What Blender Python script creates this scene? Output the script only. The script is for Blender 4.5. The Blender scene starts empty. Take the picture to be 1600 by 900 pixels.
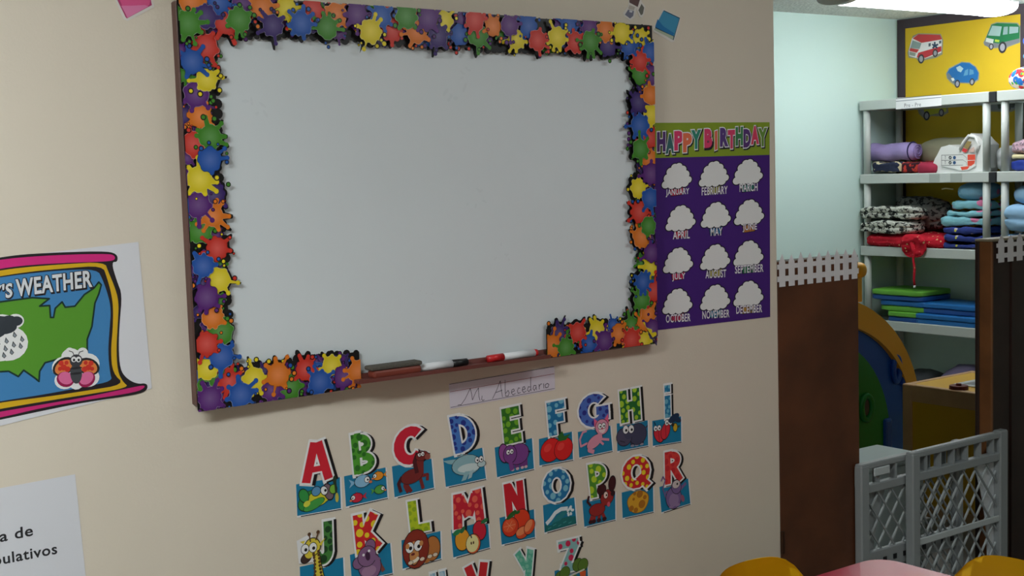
import bpy, bmesh, math, random
from mathutils import Vector, Matrix, noise
from mathutils.geometry import tessellate_polygon

S = bpy.context.scene
C = S.collection
PI = math.pi

# ------------------------------------------------------------------ camera
FPX = 2071.66
CAM = Vector((-0.998, -2.418, 1.521))
RV, UV_, FV = Vector((0.807, -0.590, -0.031)), Vector((0.077, 0.053, 0.996)), Vector((0.586, 0.805, -0.088))
FV.normalize(); RV = (RV - FV * RV.dot(FV)).normalized(); UV_ = RV.cross(FV)
cd = bpy.data.cameras.new('camera'); cam = bpy.data.objects.new('camera', cd); C.objects.link(cam)
cd.sensor_width = 36; cd.lens = FPX / 1600 * 36; cd.clip_start = 0.05
cam.matrix_world = Matrix(((RV.x, UV_.x, -FV.x, CAM.x), (RV.y, UV_.y, -FV.y, CAM.y), (RV.z, UV_.z, -FV.z, CAM.z), (0, 0, 0, 1)))
S.camera = cam

# ------------------------------------------------------------------ world, exposure
wd = bpy.data.worlds.new('world'); S.world = wd; wd.use_nodes = True
wd.node_tree.nodes['Background'].inputs[0].default_value = (0.9, 0.95, 1, 1)
wd.node_tree.nodes['Background'].inputs[1].default_value = 0.05
S.view_settings.view_transform = 'Standard'; S.view_settings.look = 'None'
S.view_settings.gamma = 1; S.view_settings.use_curve_mapping = False
S.view_settings.exposure = 0.0
LAMP_FAR = 16.5      # radiance of the lit lens in the far room
LAMPS_NEAR = ((-1.4, -1.25, 45.0), (1.4, -1.3, 8.0))   # x, y, lens radiance of the classroom ceiling lights
CEIL = 2.303

# ------------------------------------------------------------------ helpers
def lin(c):
    return tuple(((v / 255) / 12.92 if v / 255 <= 0.04045 else ((v / 255 + 0.055) / 1.055) ** 2.4) for v in c[:3])
def ray(px, py):
    return RV * ((px - 800) / FPX) + UV_ * (-(py - 450) / FPX) + FV
def PY(px, py, y=0.0):
    d = ray(px, py); return CAM + d * ((y - CAM.y) / d.y)
def PX(px, py, x):
    d = ray(px, py); return CAM + d * ((x - CAM.x) / d.x)
def PZ(px, py, z):
    d = ray(px, py); return CAM + d * ((z - CAM.z) / d.z)
def W(px, py, y=0.0):
    p = PY(px, py, y); return (p.x, p.z)
def B(px, py): return W(px, py, -0.026)

_m = {}
def mat(name, col, rough=0.5, metal=0.0, spec=0.5, bump=0.0, bscale=60.0, var=0.0, vscale=6.0, emit=0.0, coat=0.0):
    if name in _m: return _m[name]
    m = bpy.data.materials.new(name); m.use_nodes = True; nt = m.node_tree; b = nt.nodes['Principled BSDF']
    c = lin(col); b.inputs['Base Color'].default_value = (*c, 1)
    b.inputs['Roughness'].default_value = rough; b.inputs['Metallic'].default_value = metal
    b.inputs['Specular IOR Level'].default_value = spec; b.inputs['Coat Weight'].default_value = coat
    tc = nt.nodes.new('ShaderNodeTexCoord')
    if var:
        n = nt.nodes.new('ShaderNodeTexNoise'); n.inputs['Scale'].default_value = vscale; n.inputs['Detail'].default_value = 6
        nt.links.new(tc.outputs['Object'], n.inputs['Vector'])
        r = nt.nodes.new('ShaderNodeValToRGB')
        r.color_ramp.elements[0].position = 0.35; r.color_ramp.elements[1].position = 0.65
        r.color_ramp.elements[0].color = (*[v * (1 - var) for v in c], 1); r.color_ramp.elements[1].color = (*[min(1, v * (1 + var)) for v in c], 1)
        nt.links.new(n.outputs['Fac'], r.inputs[0]); nt.links.new(r.outputs[0], b.inputs['Base Color'])
    if bump:
        n = nt.nodes.new('ShaderNodeTexNoise'); n.inputs['Scale'].default_value = bscale; n.inputs['Detail'].default_value = 4
        nt.links.new(tc.outputs['Object'], n.inputs['Vector'])
        bp = nt.nodes.new('ShaderNodeBump'); bp.inputs['Strength'].default_value = bump; bp.inputs['Distance'].default_value = 0.01
        nt.links.new(n.outputs['Fac'], bp.inputs['Height']); nt.links.new(bp.outputs[0], b.inputs['Normal'])
    if emit:
        b.inputs['Emission Color'].default_value = (*c, 1); b.inputs['Emission Strength'].default_value = emit
    _m[name] = m; return m
def print_mat(name, rough=0.5, coat=0.0, spec=0.4):
    if name in _m: return _m[name]
    m = bpy.data.materials.new(name); m.use_nodes = True; nt = m.node_tree; b = nt.nodes['Principled BSDF']
    a = nt.nodes.new('ShaderNodeAttribute'); a.attribute_name = 'Col'
    nt.links.new(a.outputs['Color'], b.inputs['Base Color'])
    b.inputs['Roughness'].default_value = rough; b.inputs['Specular IOR Level'].default_value = spec; b.inputs['Coat Weight'].default_value = coat
    _m[name] = m; return m
def pattern(name, base, spots, scale=30.0, rough=0.9, stretch=(1, 1, 1), kind='voronoi', sub=None):
    """fabric print: base colour with one or more spot colours"""
    if name in _m: return _m[name]
    m = bpy.data.materials.new(name); m.use_nodes = True; nt = m.node_tree; b = nt.nodes['Principled BSDF']
    b.inputs['Roughness'].default_value = rough; b.inputs['Specular IOR Level'].default_value = 0.2
    tc = nt.nodes.new('ShaderNodeTexCoord'); mp = nt.nodes.new('ShaderNodeMapping'); mp.inputs['Scale'].default_value = stretch
    nt.links.new(tc.outputs['Object'], mp.inputs['Vector'])
    prev = None
    for i, (col, th, sc) in enumerate(spots):
        if kind == 'wave':
            t = nt.nodes.new('ShaderNodeTexWave'); t.inputs['Scale'].default_value = scale * sc; t.inputs['Distortion'].default_value = 7; t.inputs['Detail Scale'].default_value = 2
            fac = t.outputs['Fac']
        elif kind == 'noise':
            t = nt.nodes.new('ShaderNodeTexNoise'); t.inputs['Scale'].default_value = scale * sc; t.inputs['Detail'].default_value = 2
            fac = t.outputs['Fac']
        else:
            t = nt.nodes.new('ShaderNodeTexVoronoi'); t.inputs['Scale'].default_value = scale * sc
            fac = t.outputs['Distance']
        mv = nt.nodes.new('ShaderNodeVectorMath'); mv.operation = 'ADD'; mv.inputs[1].default_value = (i * 3.7, i * 1.3, i * 2.1)
        nt.links.new(mp.outputs[0], mv.inputs[0]); nt.links.new(mv.outputs[0], t.inputs['Vector'])
        lt = nt.nodes.new('ShaderNodeMath'); lt.operation = 'LESS_THAN'; lt.inputs[1].default_value = th
        nt.links.new(fac, lt.inputs[0])
        mx = nt.nodes.new('ShaderNodeMix'); mx.data_type = 'RGBA'
        nt.links.new(lt.outputs[0], mx.inputs[0])
        if prev is None: mx.inputs[6].default_value = (*lin(base), 1)
        else: nt.links.new(prev, mx.inputs[6])
        mx.inputs[7].default_value = (*lin(col), 1); prev = mx.outputs[2]
    nt.links.new(prev, b.inputs['Base Color'])
    n = nt.nodes.new('ShaderNodeTexNoise'); n.inputs['Scale'].default_value = 25
    nt.links.new(tc.outputs['Object'], n.inputs['Vector'])
    bp = nt.nodes.new('ShaderNodeBump'); bp.inputs['Strength'].default_value = 0.5; bp.inputs['Distance'].default_value = 0.02
    nt.links.new(n.outputs['Fac'], bp.inputs['Height']); nt.links.new(bp.outputs[0], b.inputs['Normal'])
    _m[name] = m; return m

def tag(o, label=None, cat=None, group=None, kind=None):
    if label: o['label'] = label
    if cat: o['category'] = cat
    if group: o['group'] = group
    if kind: o['kind'] = kind
    return o
def thing(name, label, cat, loc=(0, 0, 0), rotz=0, group=None):
    o = bpy.data.objects.new(name, None); C.objects.link(o); o.empty_display_size = 0.05
    o.location = loc; o.rotation_euler = (0, 0, rotz)
    return tag(o, label, cat, group)
def obj(name, bm, m, parent=None, smooth=False, loc=None, origin=None):
    me = bpy.data.meshes.new(name)
    if origin is not None: bmesh.ops.translate(bm, verts=bm.verts, vec=-Vector(origin))
    bmesh.ops.recalc_face_normals(bm, faces=bm.faces)
    if smooth:
        for f in bm.faces: f.smooth = True
    bm.to_mesh(me); bm.free()
    for mm in (m if isinstance(m, (list, tuple)) else [m]): me.materials.append(mm)
    o = bpy.data.objects.new(name, me); C.objects.link(o)
    if parent: o.parent = parent
    if loc is not None: o.location = loc
    return o
def add_box(bm, lo, hi, bev=0.0, rot=None, piv=None, seg=1):
    n0 = set(bm.verts)
    r = bmesh.ops.create_cube(bm, size=1)
    vs = r['verts']
    for v in vs:
        v.co = Vector([lo[i] + (v.co[i] + 0.5) * (hi[i] - lo[i]) for i in range(3)])
    if bev:
        es = list({e for v in vs for e in v.link_edges})
        bmesh.ops.bevel(bm, geom=es, offset=bev, segments=seg, affect='EDGES', profile=0.5)
    if rot is not None:
        nv = [v for v in bm.verts if v not in n0]
        bmesh.ops.rotate(bm, verts=nv, cent=Vector(piv), matrix=rot)
    return bm
def box(lo, hi, bev=0.0, seg=1):
    bm = bmesh.new(); return add_box(bm, lo, hi, bev, seg=seg)
def add_cyl(bm, a, b, r, r2=None, n=14, caps=True):
    a = Vector(a); b = Vector(b); d = b - a
    q = d.to_track_quat('Z', 'Y').to_matrix().to_4x4()
    bmesh.ops.create_cone(bm, cap_ends=caps, segments=n, radius1=r, radius2=r if r2 is None else r2, depth=d.length,
                          matrix=Matrix.Translation((a + b) / 2) @ q)
    return bm
def cyl(a, b, r, r2=None, n=14): return add_cyl(bmesh.new(), a, b, r, r2, n)
def add_tube(bm, pts, r, n=8, closed=False):
    pts = [Vector(p) for p in pts]; rings = []
    L = len(pts)
    for i, p in enumerate(pts):
        t = (pts[(i + 1) % L] - pts[i - 1]) if (closed or 0 < i < L - 1) else (pts[1] - pts[0] if i == 0 else pts[-1] - pts[-2])
        t.normalize(); u = t.orthogonal().normalized()
        if rings:
            u = (pu - t * pu.dot(t)).normalized()
        pu = u; w = t.cross(u); rr = r[i] if isinstance(r, (list, tuple)) else r
        rings.append([bm.verts.new(p + (u * math.cos(2 * PI * k / n) + w * math.sin(2 * PI * k / n)) * rr) for k in range(n)])
    for i in range(L if closed else L - 1):
        a, b = rings[i], rings[(i + 1) % L]
        for k in range(n): bm.faces.new((a[k], a[(k + 1) % n], b[(k + 1) % n], b[k]))
    if not closed:
        bm.faces.new(rings[0]); bm.faces.new(rings[-1])
    return bm
def add_prism(bm, pts, axis, a, b):
    """extrude a 2D outline (possibly concave) along axis 'x' (pts=(y,z)), 'y' (pts=(x,z)) or 'z' (pts=(x,y))"""
    def P(p, t):
        return {'x': Vector((t, p[0], p[1])), 'y': Vector((p[0], t, p[1])), 'z': Vector((p[0], p[1], t))}[axis]
    A = [bm.verts.new(P(p, a)) for p in pts]; Bv = [bm.verts.new(P(p, b)) for p in pts]
    n = len(pts)
    for i in range(n): bm.faces.new((A[i], A[(i + 1) % n], Bv[(i + 1) % n], Bv[i]))
    for t in tessellate_polygon([[Vector((p[0], p[1], 0)) for p in pts]]):
        bm.faces.new([A[i] for i in t]); bm.faces.new([Bv[i] for i in t])
    return bm
def prism(pts, axis, a, b): return add_prism(bmesh.new(), pts, axis, a, b)

# ---- flat print: coloured polygons laid on a card, each a few hundredths of a millimetre above the last
def clip_half(poly, a, b, c):
    """keep a*x+b*y+c>=0 ; items are (x,y,(r,g,b))"""
    out = []
    for i in range(len(poly)):
        p, q = poly[i - 1], poly[i]
        dp, dq = a * p[0] + b * p[1] + c, a * q[0] + b * q[1] + c
        if (dp >= 0) != (dq >= 0):
            t = dp / (dp - dq)
            out.append((p[0] + (q[0] - p[0]) * t, p[1] + (q[1] - p[1]) * t, tuple(p[2][k] + (q[2][k] - p[2][k]) * t for k in range(3))))
        if dq >= 0: out.append(q)
    return out
def half_planes(quad):
    """inward half planes of a convex polygon"""
    ar = sum(quad[i - 1][0] * quad[i][1] - quad[i][0] * quad[i - 1][1] for i in range(len(quad)))
    hp = []
    for i in range(len(quad)):
        p, q = quad[i - 1], quad[i]
        a, b = -(q[1] - p[1]), (q[0] - p[0])
        if ar < 0: a, b = -a, -b
        hp.append((a, b, -(a * p[0] + b * p[1])))
    return hp
class Art:
    def __init__(s, O=(0, 0, 0), U=(1, 0, 0), V=(0, 0, 1), N=(0, -1, 0), n0=0.0, step=2e-5):
        s.O, s.U, s.V, s.N = Vector(O), Vector(U), Vector(V), Vector(N)
        s.n = n0; s.step = step; s.v = []; s.f = []; s.c = []; s.M = lambda u, v: (u, v)
    def quad(s, bl, br, tl):
        s.M = lambda u, v: (bl[0] + (br[0] - bl[0]) * u + (tl[0] - bl[0]) * v, bl[1] + (br[1] - bl[1]) * u + (tl[1] - bl[1]) * v)
        s.asp = math.dist(bl, br) / max(1e-6, math.dist(bl, tl)); return s
    def quad4(s, bl, br, tr, tl):
        def M(u, v):
            return tuple((bl[k] * (1 - u) + br[k] * u) * (1 - v) + (tl[k] * (1 - u) + tr[k] * u) * v for k in (0, 1))
        s.M = M; s.asp = (math.dist(bl, br) + math.dist(tl, tr)) / (math.dist(bl, tl) + math.dist(br, tr)); return s
    def up(s, k=1): s.n += s.step * k
    def P(s, u, v, n=None):
        U, V = s.M(u, v); return s.O + s.U * U + s.V * V + s.N * (s.n if n is None else n)
    def face(s, pts, cols):
        i = len(s.v); s.v += [s.P(*p) for p in pts]; s.f.append(tuple(range(i, i + len(pts)))); s.c += cols
    def poly(s, pts, col, lift=True):
        if lift: s.up()
        c = lin(col); i = len(s.v); s.v += [s.P(*p) for p in pts]
        for t in tessellate_polygon([[Vector((*s.M(*p), 0)) for p in pts]]):
            s.f.append(tuple(i + k for k in t)); s.c += [c] * 3
    def slab(s, pts, col, th=4e-4):
        """a card with a real thickness"""
        c = lin(col); i = len(s.v); n = len(pts); lo = s.n
        s.v += [s.P(*p, lo) for p in pts]; s.n += th; s.v += [s.P(*p) for p in pts]
        for k in range(n):
            s.f.append((i + k, i + (k + 1) % n, i + n + (k + 1) % n, i + n + k)); s.c += [c] * 4
        for t in tessellate_polygon([[Vector((*s.M(*p), 0)) for p in pts]]):
            s.f.append(tuple(i + n + k for k in t)); s.c += [c] * 3
    def fan(s, ctr, pts, cc, ce, clips=()):
        s.up()
        for i in range(len(pts)):
            p = [(*ctr, cc), (*pts[i - 1], ce), (*pts[i], ce)]
            for h in clips:
                p = clip_half(p, *h)
                if len(p) < 3: break
            if len(p) >= 3: s.face([q[:2] for q in p], [q[2] for q in p])
    def ell(s, u, v, r, ry=None, rot=0, col=(0, 0, 0), n=18, lift=True, edge=None):
        a = getattr(s, 'asp', 1.0)
        ry = r if ry is None else ry       # both in units of u
        pts = []
        for k in range(n):
            t = 2 * PI * k / n; x, y = r * math.cos(t), ry * math.sin(t)
            pts.append((u + x * math.cos(rot) - y * math.sin(rot), v + (x * math.sin(rot) + y * math.cos(rot)) * a))
        if edge:
            s.poly([(u + (p[0] - u) * (1 + edge / r), v + (p[1] - v) * (1 + edge / r)) for p in pts], (25, 22, 25), lift)
            lift = True
        s.poly(pts, col, lift)
    def line(s, pts, w, col, closed=False):
        """thick line with round joints, w in units of u"""
        a = getattr(s, 'asp', 1.0); s.up()
        n = len(pts)
        for i in range(n if closed else n - 1):
            p, q = pts[i], pts[(i + 1) % n]
            dx, dy = q[0] - p[0], (q[1] - p[1]) / a; L = math.hypot(dx, dy) or 1e-9
            ox, oy = -dy / L * w / 2, dx / L * w / 2 * a
            s.n += 1e-6
            s.poly([(p[0] + ox, p[1] + oy), (p[0] - ox, p[1] - oy), (q[0] - ox, q[1] - oy), (q[0] + ox, q[1] + oy)], col, False)
            if i or closed: s.n += 1e-6; s.ell(p[0], p[1], w / 2, col=col, n=8, lift=False)
    def text(s, body, bl, br, tl, col, off=0.0, shift=(0, 0), shear=0.0):
        vs, fs = glyphs(body, off, shear); M0 = s.M; s.M = lambda u, v: (u, v); s.up()
        i = len(s.v); c = lin(col)
        for x, y in vs:
            x += shift[0]; y += shift[1]
            q = (bl[0] + (br[0] - bl[0]) * x + (tl[0] - bl[0]) * y, bl[1] + (br[1] - bl[1]) * x + (tl[1] - bl[1]) * y)
            s.v.append(s.P(*q))
        for f in fs: s.f.append(tuple(i + k for k in f)); s.c += [c] * len(f)
        s.M = M0
    def build(s, name, m, parent=None, origin=(0, 0, 0)):
        me = bpy.data.meshes.new(name); og = Vector(origin)
        fx = []; cs = []; j = 0
        nrm = s.N
        for f in s.f:
            cc = s.c[j:j + len(f)]; j += len(f)
            a, b, c = s.v[f[0]], s.v[f[1]], s.v[f[2]]
            if (b - a).cross(c - a).dot(nrm) < 0: f = f[::-1]; cc = cc[::-1]
            fx.append(f); cs += cc
        me.from_pydata([tuple(v - og) for v in s.v], [], fx)
        at = me.color_attributes.new('Col', 'FLOAT_COLOR', 'CORNER')
        flat = []
        for c in cs: flat += [c[0], c[1], c[2], 1.0]
        at.data.foreach_set('color', flat)
        me.materials.append(m); me.update()
        o = bpy.data.objects.new(name, me); C.objects.link(o)
        if parent: o.parent = parent
        return o
_g = {}
def glyphs(body, off, shear=0.0):
    key = (body, off, shear)
    if key in _g: return _g[key]
    def raw(o_):
        cu = bpy.data.curves.new('t', 'FONT'); cu.body = body; cu.offset = o_; cu.resolution_u = 3; cu.shear = shear; cu.space_character = 1.08
        ob = bpy.data.objects.new('t', cu); C.objects.link(ob)
        dg = bpy.context.evaluated_depsgraph_get(); me = ob.evaluated_get(dg).to_mesh()
        v = [(p.co.x, p.co.y) for p in me.vertices]; f = [tuple(p.vertices) for p in me.polygons]
        ob.evaluated_get(dg).to_mesh_clear(); bpy.data.objects.remove(ob); bpy.data.curves.remove(cu)
        return v, f
    if ('b', body, shear) not in _g:
        v0, _ = raw(0.0)
        xs = [p[0] for p in v0]; ys = [p[1] for p in v0]; _g[('b', body, shear)] = (min(xs), max(xs), min(ys), max(ys))
    x0, x1, y0, y1 = _g[('b', body, shear)]
    v, f = raw(off)
    r = ([((p[0] - x0) / (x1 - x0), (p[1] - y0) / (y1 - y0)) for p in v], f)
    _g[key] = r; return r

WHITE = (240, 240, 240); BLACK = (22, 20, 22)
PAPER = print_mat('printed_paper', 0.55)
GLOSSY = print_mat('laminated_print', 0.34, spec=0.5)

# ------------------------------------------------------------------ setting
wall_paint = mat('beige_wall_paint', (225, 214, 197), 0.75, bump=0.05, bscale=180, var=0.015, vscale=2)
mint_paint = mat('mint_wall_paint', (203, 230, 224), 0.7, bump=0.04, bscale=150, var=0.01, vscale=2)
ceil_mat = mat('popcorn_ceiling', (216, 218, 214), 0.95, bump=1.0, bscale=70, var=0.2, vscale=80)
floor_mat = mat('vinyl_floor', (150, 148, 144), 0.4, var=0.1, vscale=4)
def struct(name, lo, hi, m):
    o = obj(name, box(lo, hi), m); o['kind'] = 'structure'; return o
struct('floor', (-3.3, -4.7, -0.1), (5.36, 2.5, 0), floor_mat)
struct('ceiling', (-3.3, -4.7, CEIL), (5.36, 2.5, CEIL + 0.1), ceil_mat)
wall_end = PY(1214, 450, 0).x
struct('wall_front', (-3.2, 0, 0), (wall_end, 0.12, CEIL), wall_paint)
struct('wall_back', (-3.2, 2.4, 0), (5.26, 2.5, CEIL), mint_paint)
struct('wall_left', (-3.3, -4.6, 0), (-3.2, 2.5, CEIL), wall_paint)
struct('wall_right', (5.26, -4.6, 0), (5.36, 2.5, CEIL), mint_paint)
struct('wall_near', (-3.3, -4.7, 0), (5.36, -4.6, CEIL), wall_paint)

# ------------------------------------------------------------------ lamps
lens_mat = mat('lit_lens', (250, 253, 255), 0.4, emit=LAMP_FAR)
white_metal = mat('white_enamel', (235, 235, 232), 0.4)
def far_lamp():
    x0, x1, y0, y1 = 3.74, 4.96, 1.45, 1.68
    t = thing('ceiling_light', 'long lit white fluorescent ceiling light with a rounded end above the shelves', 'lamp', ((x0 + x1) / 2, (y0 + y1) / 2, CEIL))
    og = t.location
    obj('housing', box((x0 + .03, y0 + .03, CEIL - .03), (x1 - .03, y1 - .03, CEIL), .004), white_metal, t, origin=og)
    ym = (y0 + y1) / 2; pr = [(ym + (y1 - ym) * math.cos(a), CEIL - .03 - .055 * math.sin(a) ** .6) for a in [PI * k / 12 for k in range(13)]]
    obj('lens', prism(pr, 'x', x0 + .04, x1 - .04), lens_mat, t, origin=og)
    for xa, xb in ((x0, x0 + .04), (x1 - .04, x1)):
        pr2 = [(ym + (p[0] - ym) * 1.02, CEIL + (p[1] - CEIL) * 1.03) for p in pr]
        obj('end_cap', prism(pr2 + [(y0, CEIL), (y1, CEIL)][:0], 'x', xa, xb), lens_mat if xa > x0 else white_metal, t, origin=og)
far_lamp()
def near_lamp(x, y, w, where):
    t = thing('ceiling_fixture', 'white fluorescent ceiling fixture ' + where, 'lamp', (x, y, CEIL))
    obj('housing', box((-.62, -.11, -.03), (.62, .11, 0), .004), white_metal, t)
    pr = [(.125 * math.cos(a), -.03 - .06 * math.sin(a) ** .6) for a in [PI * k / 12 for k in range(13)]]
    obj('lens', prism(pr, 'x', -.6, .6), mat('classroom_lens_%d' % w, (243, 250, 251), .4, emit=w), t)
    for sx in (-1, 1): obj('end_cap', prism(pr, 'x', sx * .6, sx * .625), white_metal, t)
for (x, y, w), wh in zip(LAMPS_NEAR, ('on the classroom ceiling in front of the weather poster', 'on the classroom ceiling in front of the birthday poster')):
    near_lamp(x, y, w, wh)

# ------------------------------------------------------------------ half-height partition, its paper fences, gate
panel_wood = mat('dark_stained_plywood', (92, 52, 30), 0.45, var=0.25, vscale=7)
dark_wood = mat('very_dark_wood', (52, 34, 28), 0.5, var=0.2, vscale=8)
edge_wood = mat('reddish_wood_edge', (122, 76, 40), 0.5, var=0.2, vscale=9)
paper_white = mat('white_card', (226, 224, 226), 0.7)
PT = 1.258
def partition_left():
    t = thing('partition_panel', 'brown plywood half wall between the beige wall and the grey gate', 'partition', (1.8, .025, 0))
    obj('panel', box((wall_end + .002, 0, 0), (1.962, .05, PT), .002), panel_wood, t, origin=t.location)
    obj('rear_rail', box((wall_end + .01, .051, PT - .12), (1.95, .075, PT - .03), .004), dark_wood, t, origin=t.location)
    obj('hinge', cyl((wall_end + .004, -.004, .47), (wall_end + .004, -.004, .53), .006, n=10), mat('brown_hinge', (70, 45, 30), .4, .6), t, origin=t.location)
partition_left()
def partition_right():
    t = thing('partition_panel', 'very dark half wall right of the gate with a reddish end post', 'partition', (3.0, .025, 0))
    og = t.location
    bm = bmesh.new()
    add_box(bm, (2.601, .004, 0), (2.69, .05, PT - .002)); add_box(bm, (2.697, 0, 0), (4.1, .05, PT - .002))
    add_box(bm, (2.69, .012, 0), (2.697, .05, PT - .004))
    obj('panel', bm, dark_wood, t, origin=og)
    obj('end_post', box((2.588, .0, 0), (2.6, .043, PT), .002), edge_wood, t, origin=og)
    obj('rear_stile', box((2.587, .044, 0), (2.6, .058, PT), .002), dark_wood, t, origin=og)
    obj('top_cap', box((2.586, -.002, PT), (4.1, .058, PT + .008), .002), mat('pale_wood_cap', (150, 140, 118), .5), t, origin=og)
partition_right()
def paper_fence(px0, px1, n, ytop0, ytop1, label, y=-.0015):
    """white card picket fence cut-out taped along the top of a half wall, in pixel rows of the wall plane"""
    a = W(px0, 450); b = W(px1, 450); pitch = (b[0] - a[0]) / n
    z_tip = PT + .019; z_shoulder = PT - .006; z_bot = W(1213, 449)[1] - .0
    u0, u1, l0, l1 = z_bot + .0, z_bot + .018, z_bot + .036, PT - .005
    t = thing('paper_fence', label, 'decoration', ((a[0] + b[0]) / 2, 0, z_bot))
    og = t.location; H = z_tip - z_bot
    for k in range(n):
        xc = a[0] + pitch * (k + .5); w = pitch * .32
        pts = [(xc - w, z_bot), (xc + w, z_bot), (xc + w, z_shoulder + .005), (xc, z_tip + random.Random(k).uniform(-.003, .003)), (xc - w, z_shoulder + .005)]
        obj('picket', prism(pts, 'y', y - .0012, y - .0006), paper_white, t, origin=og)
    for zl, zh in ((z_bot + H * .16, z_bot + H * .33), (z_bot + H * .55, z_bot + H * .70)):
        obj('rail', box((a[0], y - .0006, zl), (b[0], y, zh)), paper_white, t, origin=og)
paper_fence(1214, 1341, 9, 0, 0, 'white paper picket fence along the top of the brown plywood half wall')
paper_fence(1556, 1680, 9, 0, 0, 'white paper picket fence on the very dark half wall at the right')

gate_grey = mat('grey_gate_plastic', (150, 156, 158), 0.45)
gate_light = mat('pale_gate_plastic', (196, 204, 206), 0.5)
def safety_gate():
    t = thing('safety_gate', 'grey plastic lattice safety gate closing the gap between the half walls', 'gate', (2.28, -.03, 0))
    og = t.location; zt = .672
    def lattice(par, x0, x1, z0, z1, y, sp, w=.0045):
        for sgn in (1, -1):
            bm = bmesh.new(); H = z1 - z0; sl = 1.25
            k = -H * sl
            while k < (x1 - x0) + H * sl:
                xa, xb = x0 + k, x0 + k + H / sl
                za, zb = z0, z1
                if xb > x0 and xa < x1:
                    if xa < x0: za = z0 + (x0 - xa) * sl; xa = x0
                    if xb > x1: zb = z1 - (xb - x1) * sl; xb = x1
                    if zb - za > .01:
                        A = (xa, za); Bq = (xb, zb)
                        if sgn < 0: A = (x0 + x1 - xa, za); Bq = (x0 + x1 - xb, zb)
                        d = math.dist(A, Bq); ang = math.atan2(Bq[1] - A[1], Bq[0] - A[0])
                        r = bmesh.ops.create_cube(bm, size=1, matrix=Matrix.Translation(((A[0] + Bq[0]) / 2, y + sgn * .0025, (A[1] + Bq[1]) / 2)) @ Matrix.Rotation(-ang, 4, 'Y') @ Matrix.Diagonal((d, .005, w, 1)))
                k += sp
            o = obj('lattice', bm, gate_light if sgn > 0 else gate_grey, par, origin=og); tag(o, kind='stuff')
    def frame(name, x0, x1, y0, y1, top, stile, right_stile, sp, ribs):
        bm = bmesh.new()
        add_box(bm, (x0, y0, top - .018), (x1, y1, top), .003)
        add_box(bm, (x0, y0 + .001, top - .088), (x1, y1, top - .062), .003)
        p = obj(name, bm, gate_grey, t, origin=og)
        bm = bmesh.new()
        for k in range(ribs + 1):
            xx = x0 + (x1 - x0 - .006) * k / ribs
            add_box(bm, (xx, y0 + .003, top - .066), (xx + .006, y1, top - .014))
        tag(obj('rib', bm, gate_grey, p, origin=og), kind='stuff')
        obj('stile', box((x0 - .0015, y0 - .0015, .018), (x0 + stile, y1 + .0015, top - .004), .004), gate_grey, p, origin=og)
        obj('stile', box((x1 - right_stile, y0 - .0015, .018), (x1 + .0015, y1 + .0015, top + .004), .004), gate_grey, p, origin=og)
        obj('bottom_rail', box((x0, y0, .02), (x1, y1, .07), .004), gate_grey, p, origin=og)
        lattice(p, x0 + stile, x1 - right_stile, .07, top - .08, (y0 + y1) / 2, sp)
        return p
    xL = PY(1347, 760, -.03).x; xR = PY(1571, 700, -.05).x
    rear = frame('rear_panel', xL, xL + .47, -.028, -.004, zt - .004, .035, .03, .06, 6)
    front = frame('front_panel', xL + .19, xR, -.058, -.032, zt + .006, .034, .04, .06, 7)
    obj('top_groove', box((xL + .22, -.052, zt + .0061), (xR - .06, -.038, zt + .0075)), gate_light, front, origin=og)
    zm = .40
    bm = bmesh.new(); add_box(bm, (xL + .03, -.026, zm - .05), (xL + .46, -.008, zm + .01), .003); obj('middle_rail', bm, gate_grey, rear, origin=og)
    bm = bmesh.new(); add_box(bm, (xL + .22, -.056, zm + .0), (xR - .03, -.05, zm + .02), .002)
    obj('middle_rail', bm, gate_light, front, origin=og)
    bm = bmesh.new()
    for k in range(9): add_box(bm, (xL + .05 + k * .045, -.0285, zm - .028), (xL + .064 + k * .045, -.025, zm - .014))
    tag(obj('adjusting_slot', bm, BLKM, rear, origin=og), kind='stuff')
    bm = bmesh.new()
    for k in range(10): add_box(bm, (xL + .225 + k * .03, -.0595, .21), (xL + .235 + k * .03, -.056, .222))
    tag(obj('adjusting_slot', bm, BLKM, front, origin=og), kind='stuff')
    obj('track', box((xL + .2, -.058, .195), (xR - .08, -.036, .24), .003), gate_grey, front, origin=og)
    # curved gussets that widen to the ends
    def gusset(xe, sgn, y0, y1, m, par):
        pts = []
        for k in range(13):
            z = .07 + (zt - .16) * k / 12; q = (k / 12 - .45)
            pts.append((xe + sgn * (.03 + .22 * q * q), z))
        obj('gusset', prism([(xe, .07)] + pts + [(xe, zt - .09)], 'y', y0, y1), m, par, origin=og)
    gusset(xR - .04, -1, -.036, -.032, mat('lit_gate_plastic', (225, 230, 235), .5), front)  # right gusset is paler: the light on it is put into its colour
    gusset(xL + .034, 1, -.008, -.004, gate_grey, rear)
    obj('latch', box((xL + .05, -.034, zt - .045), (xL + .12, -.028, zt - .02), .003), gate_light, rear, origin=og)
BLKM = mat('black_plastic', (24, 24, 26), .4)
safety_gate()

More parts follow.
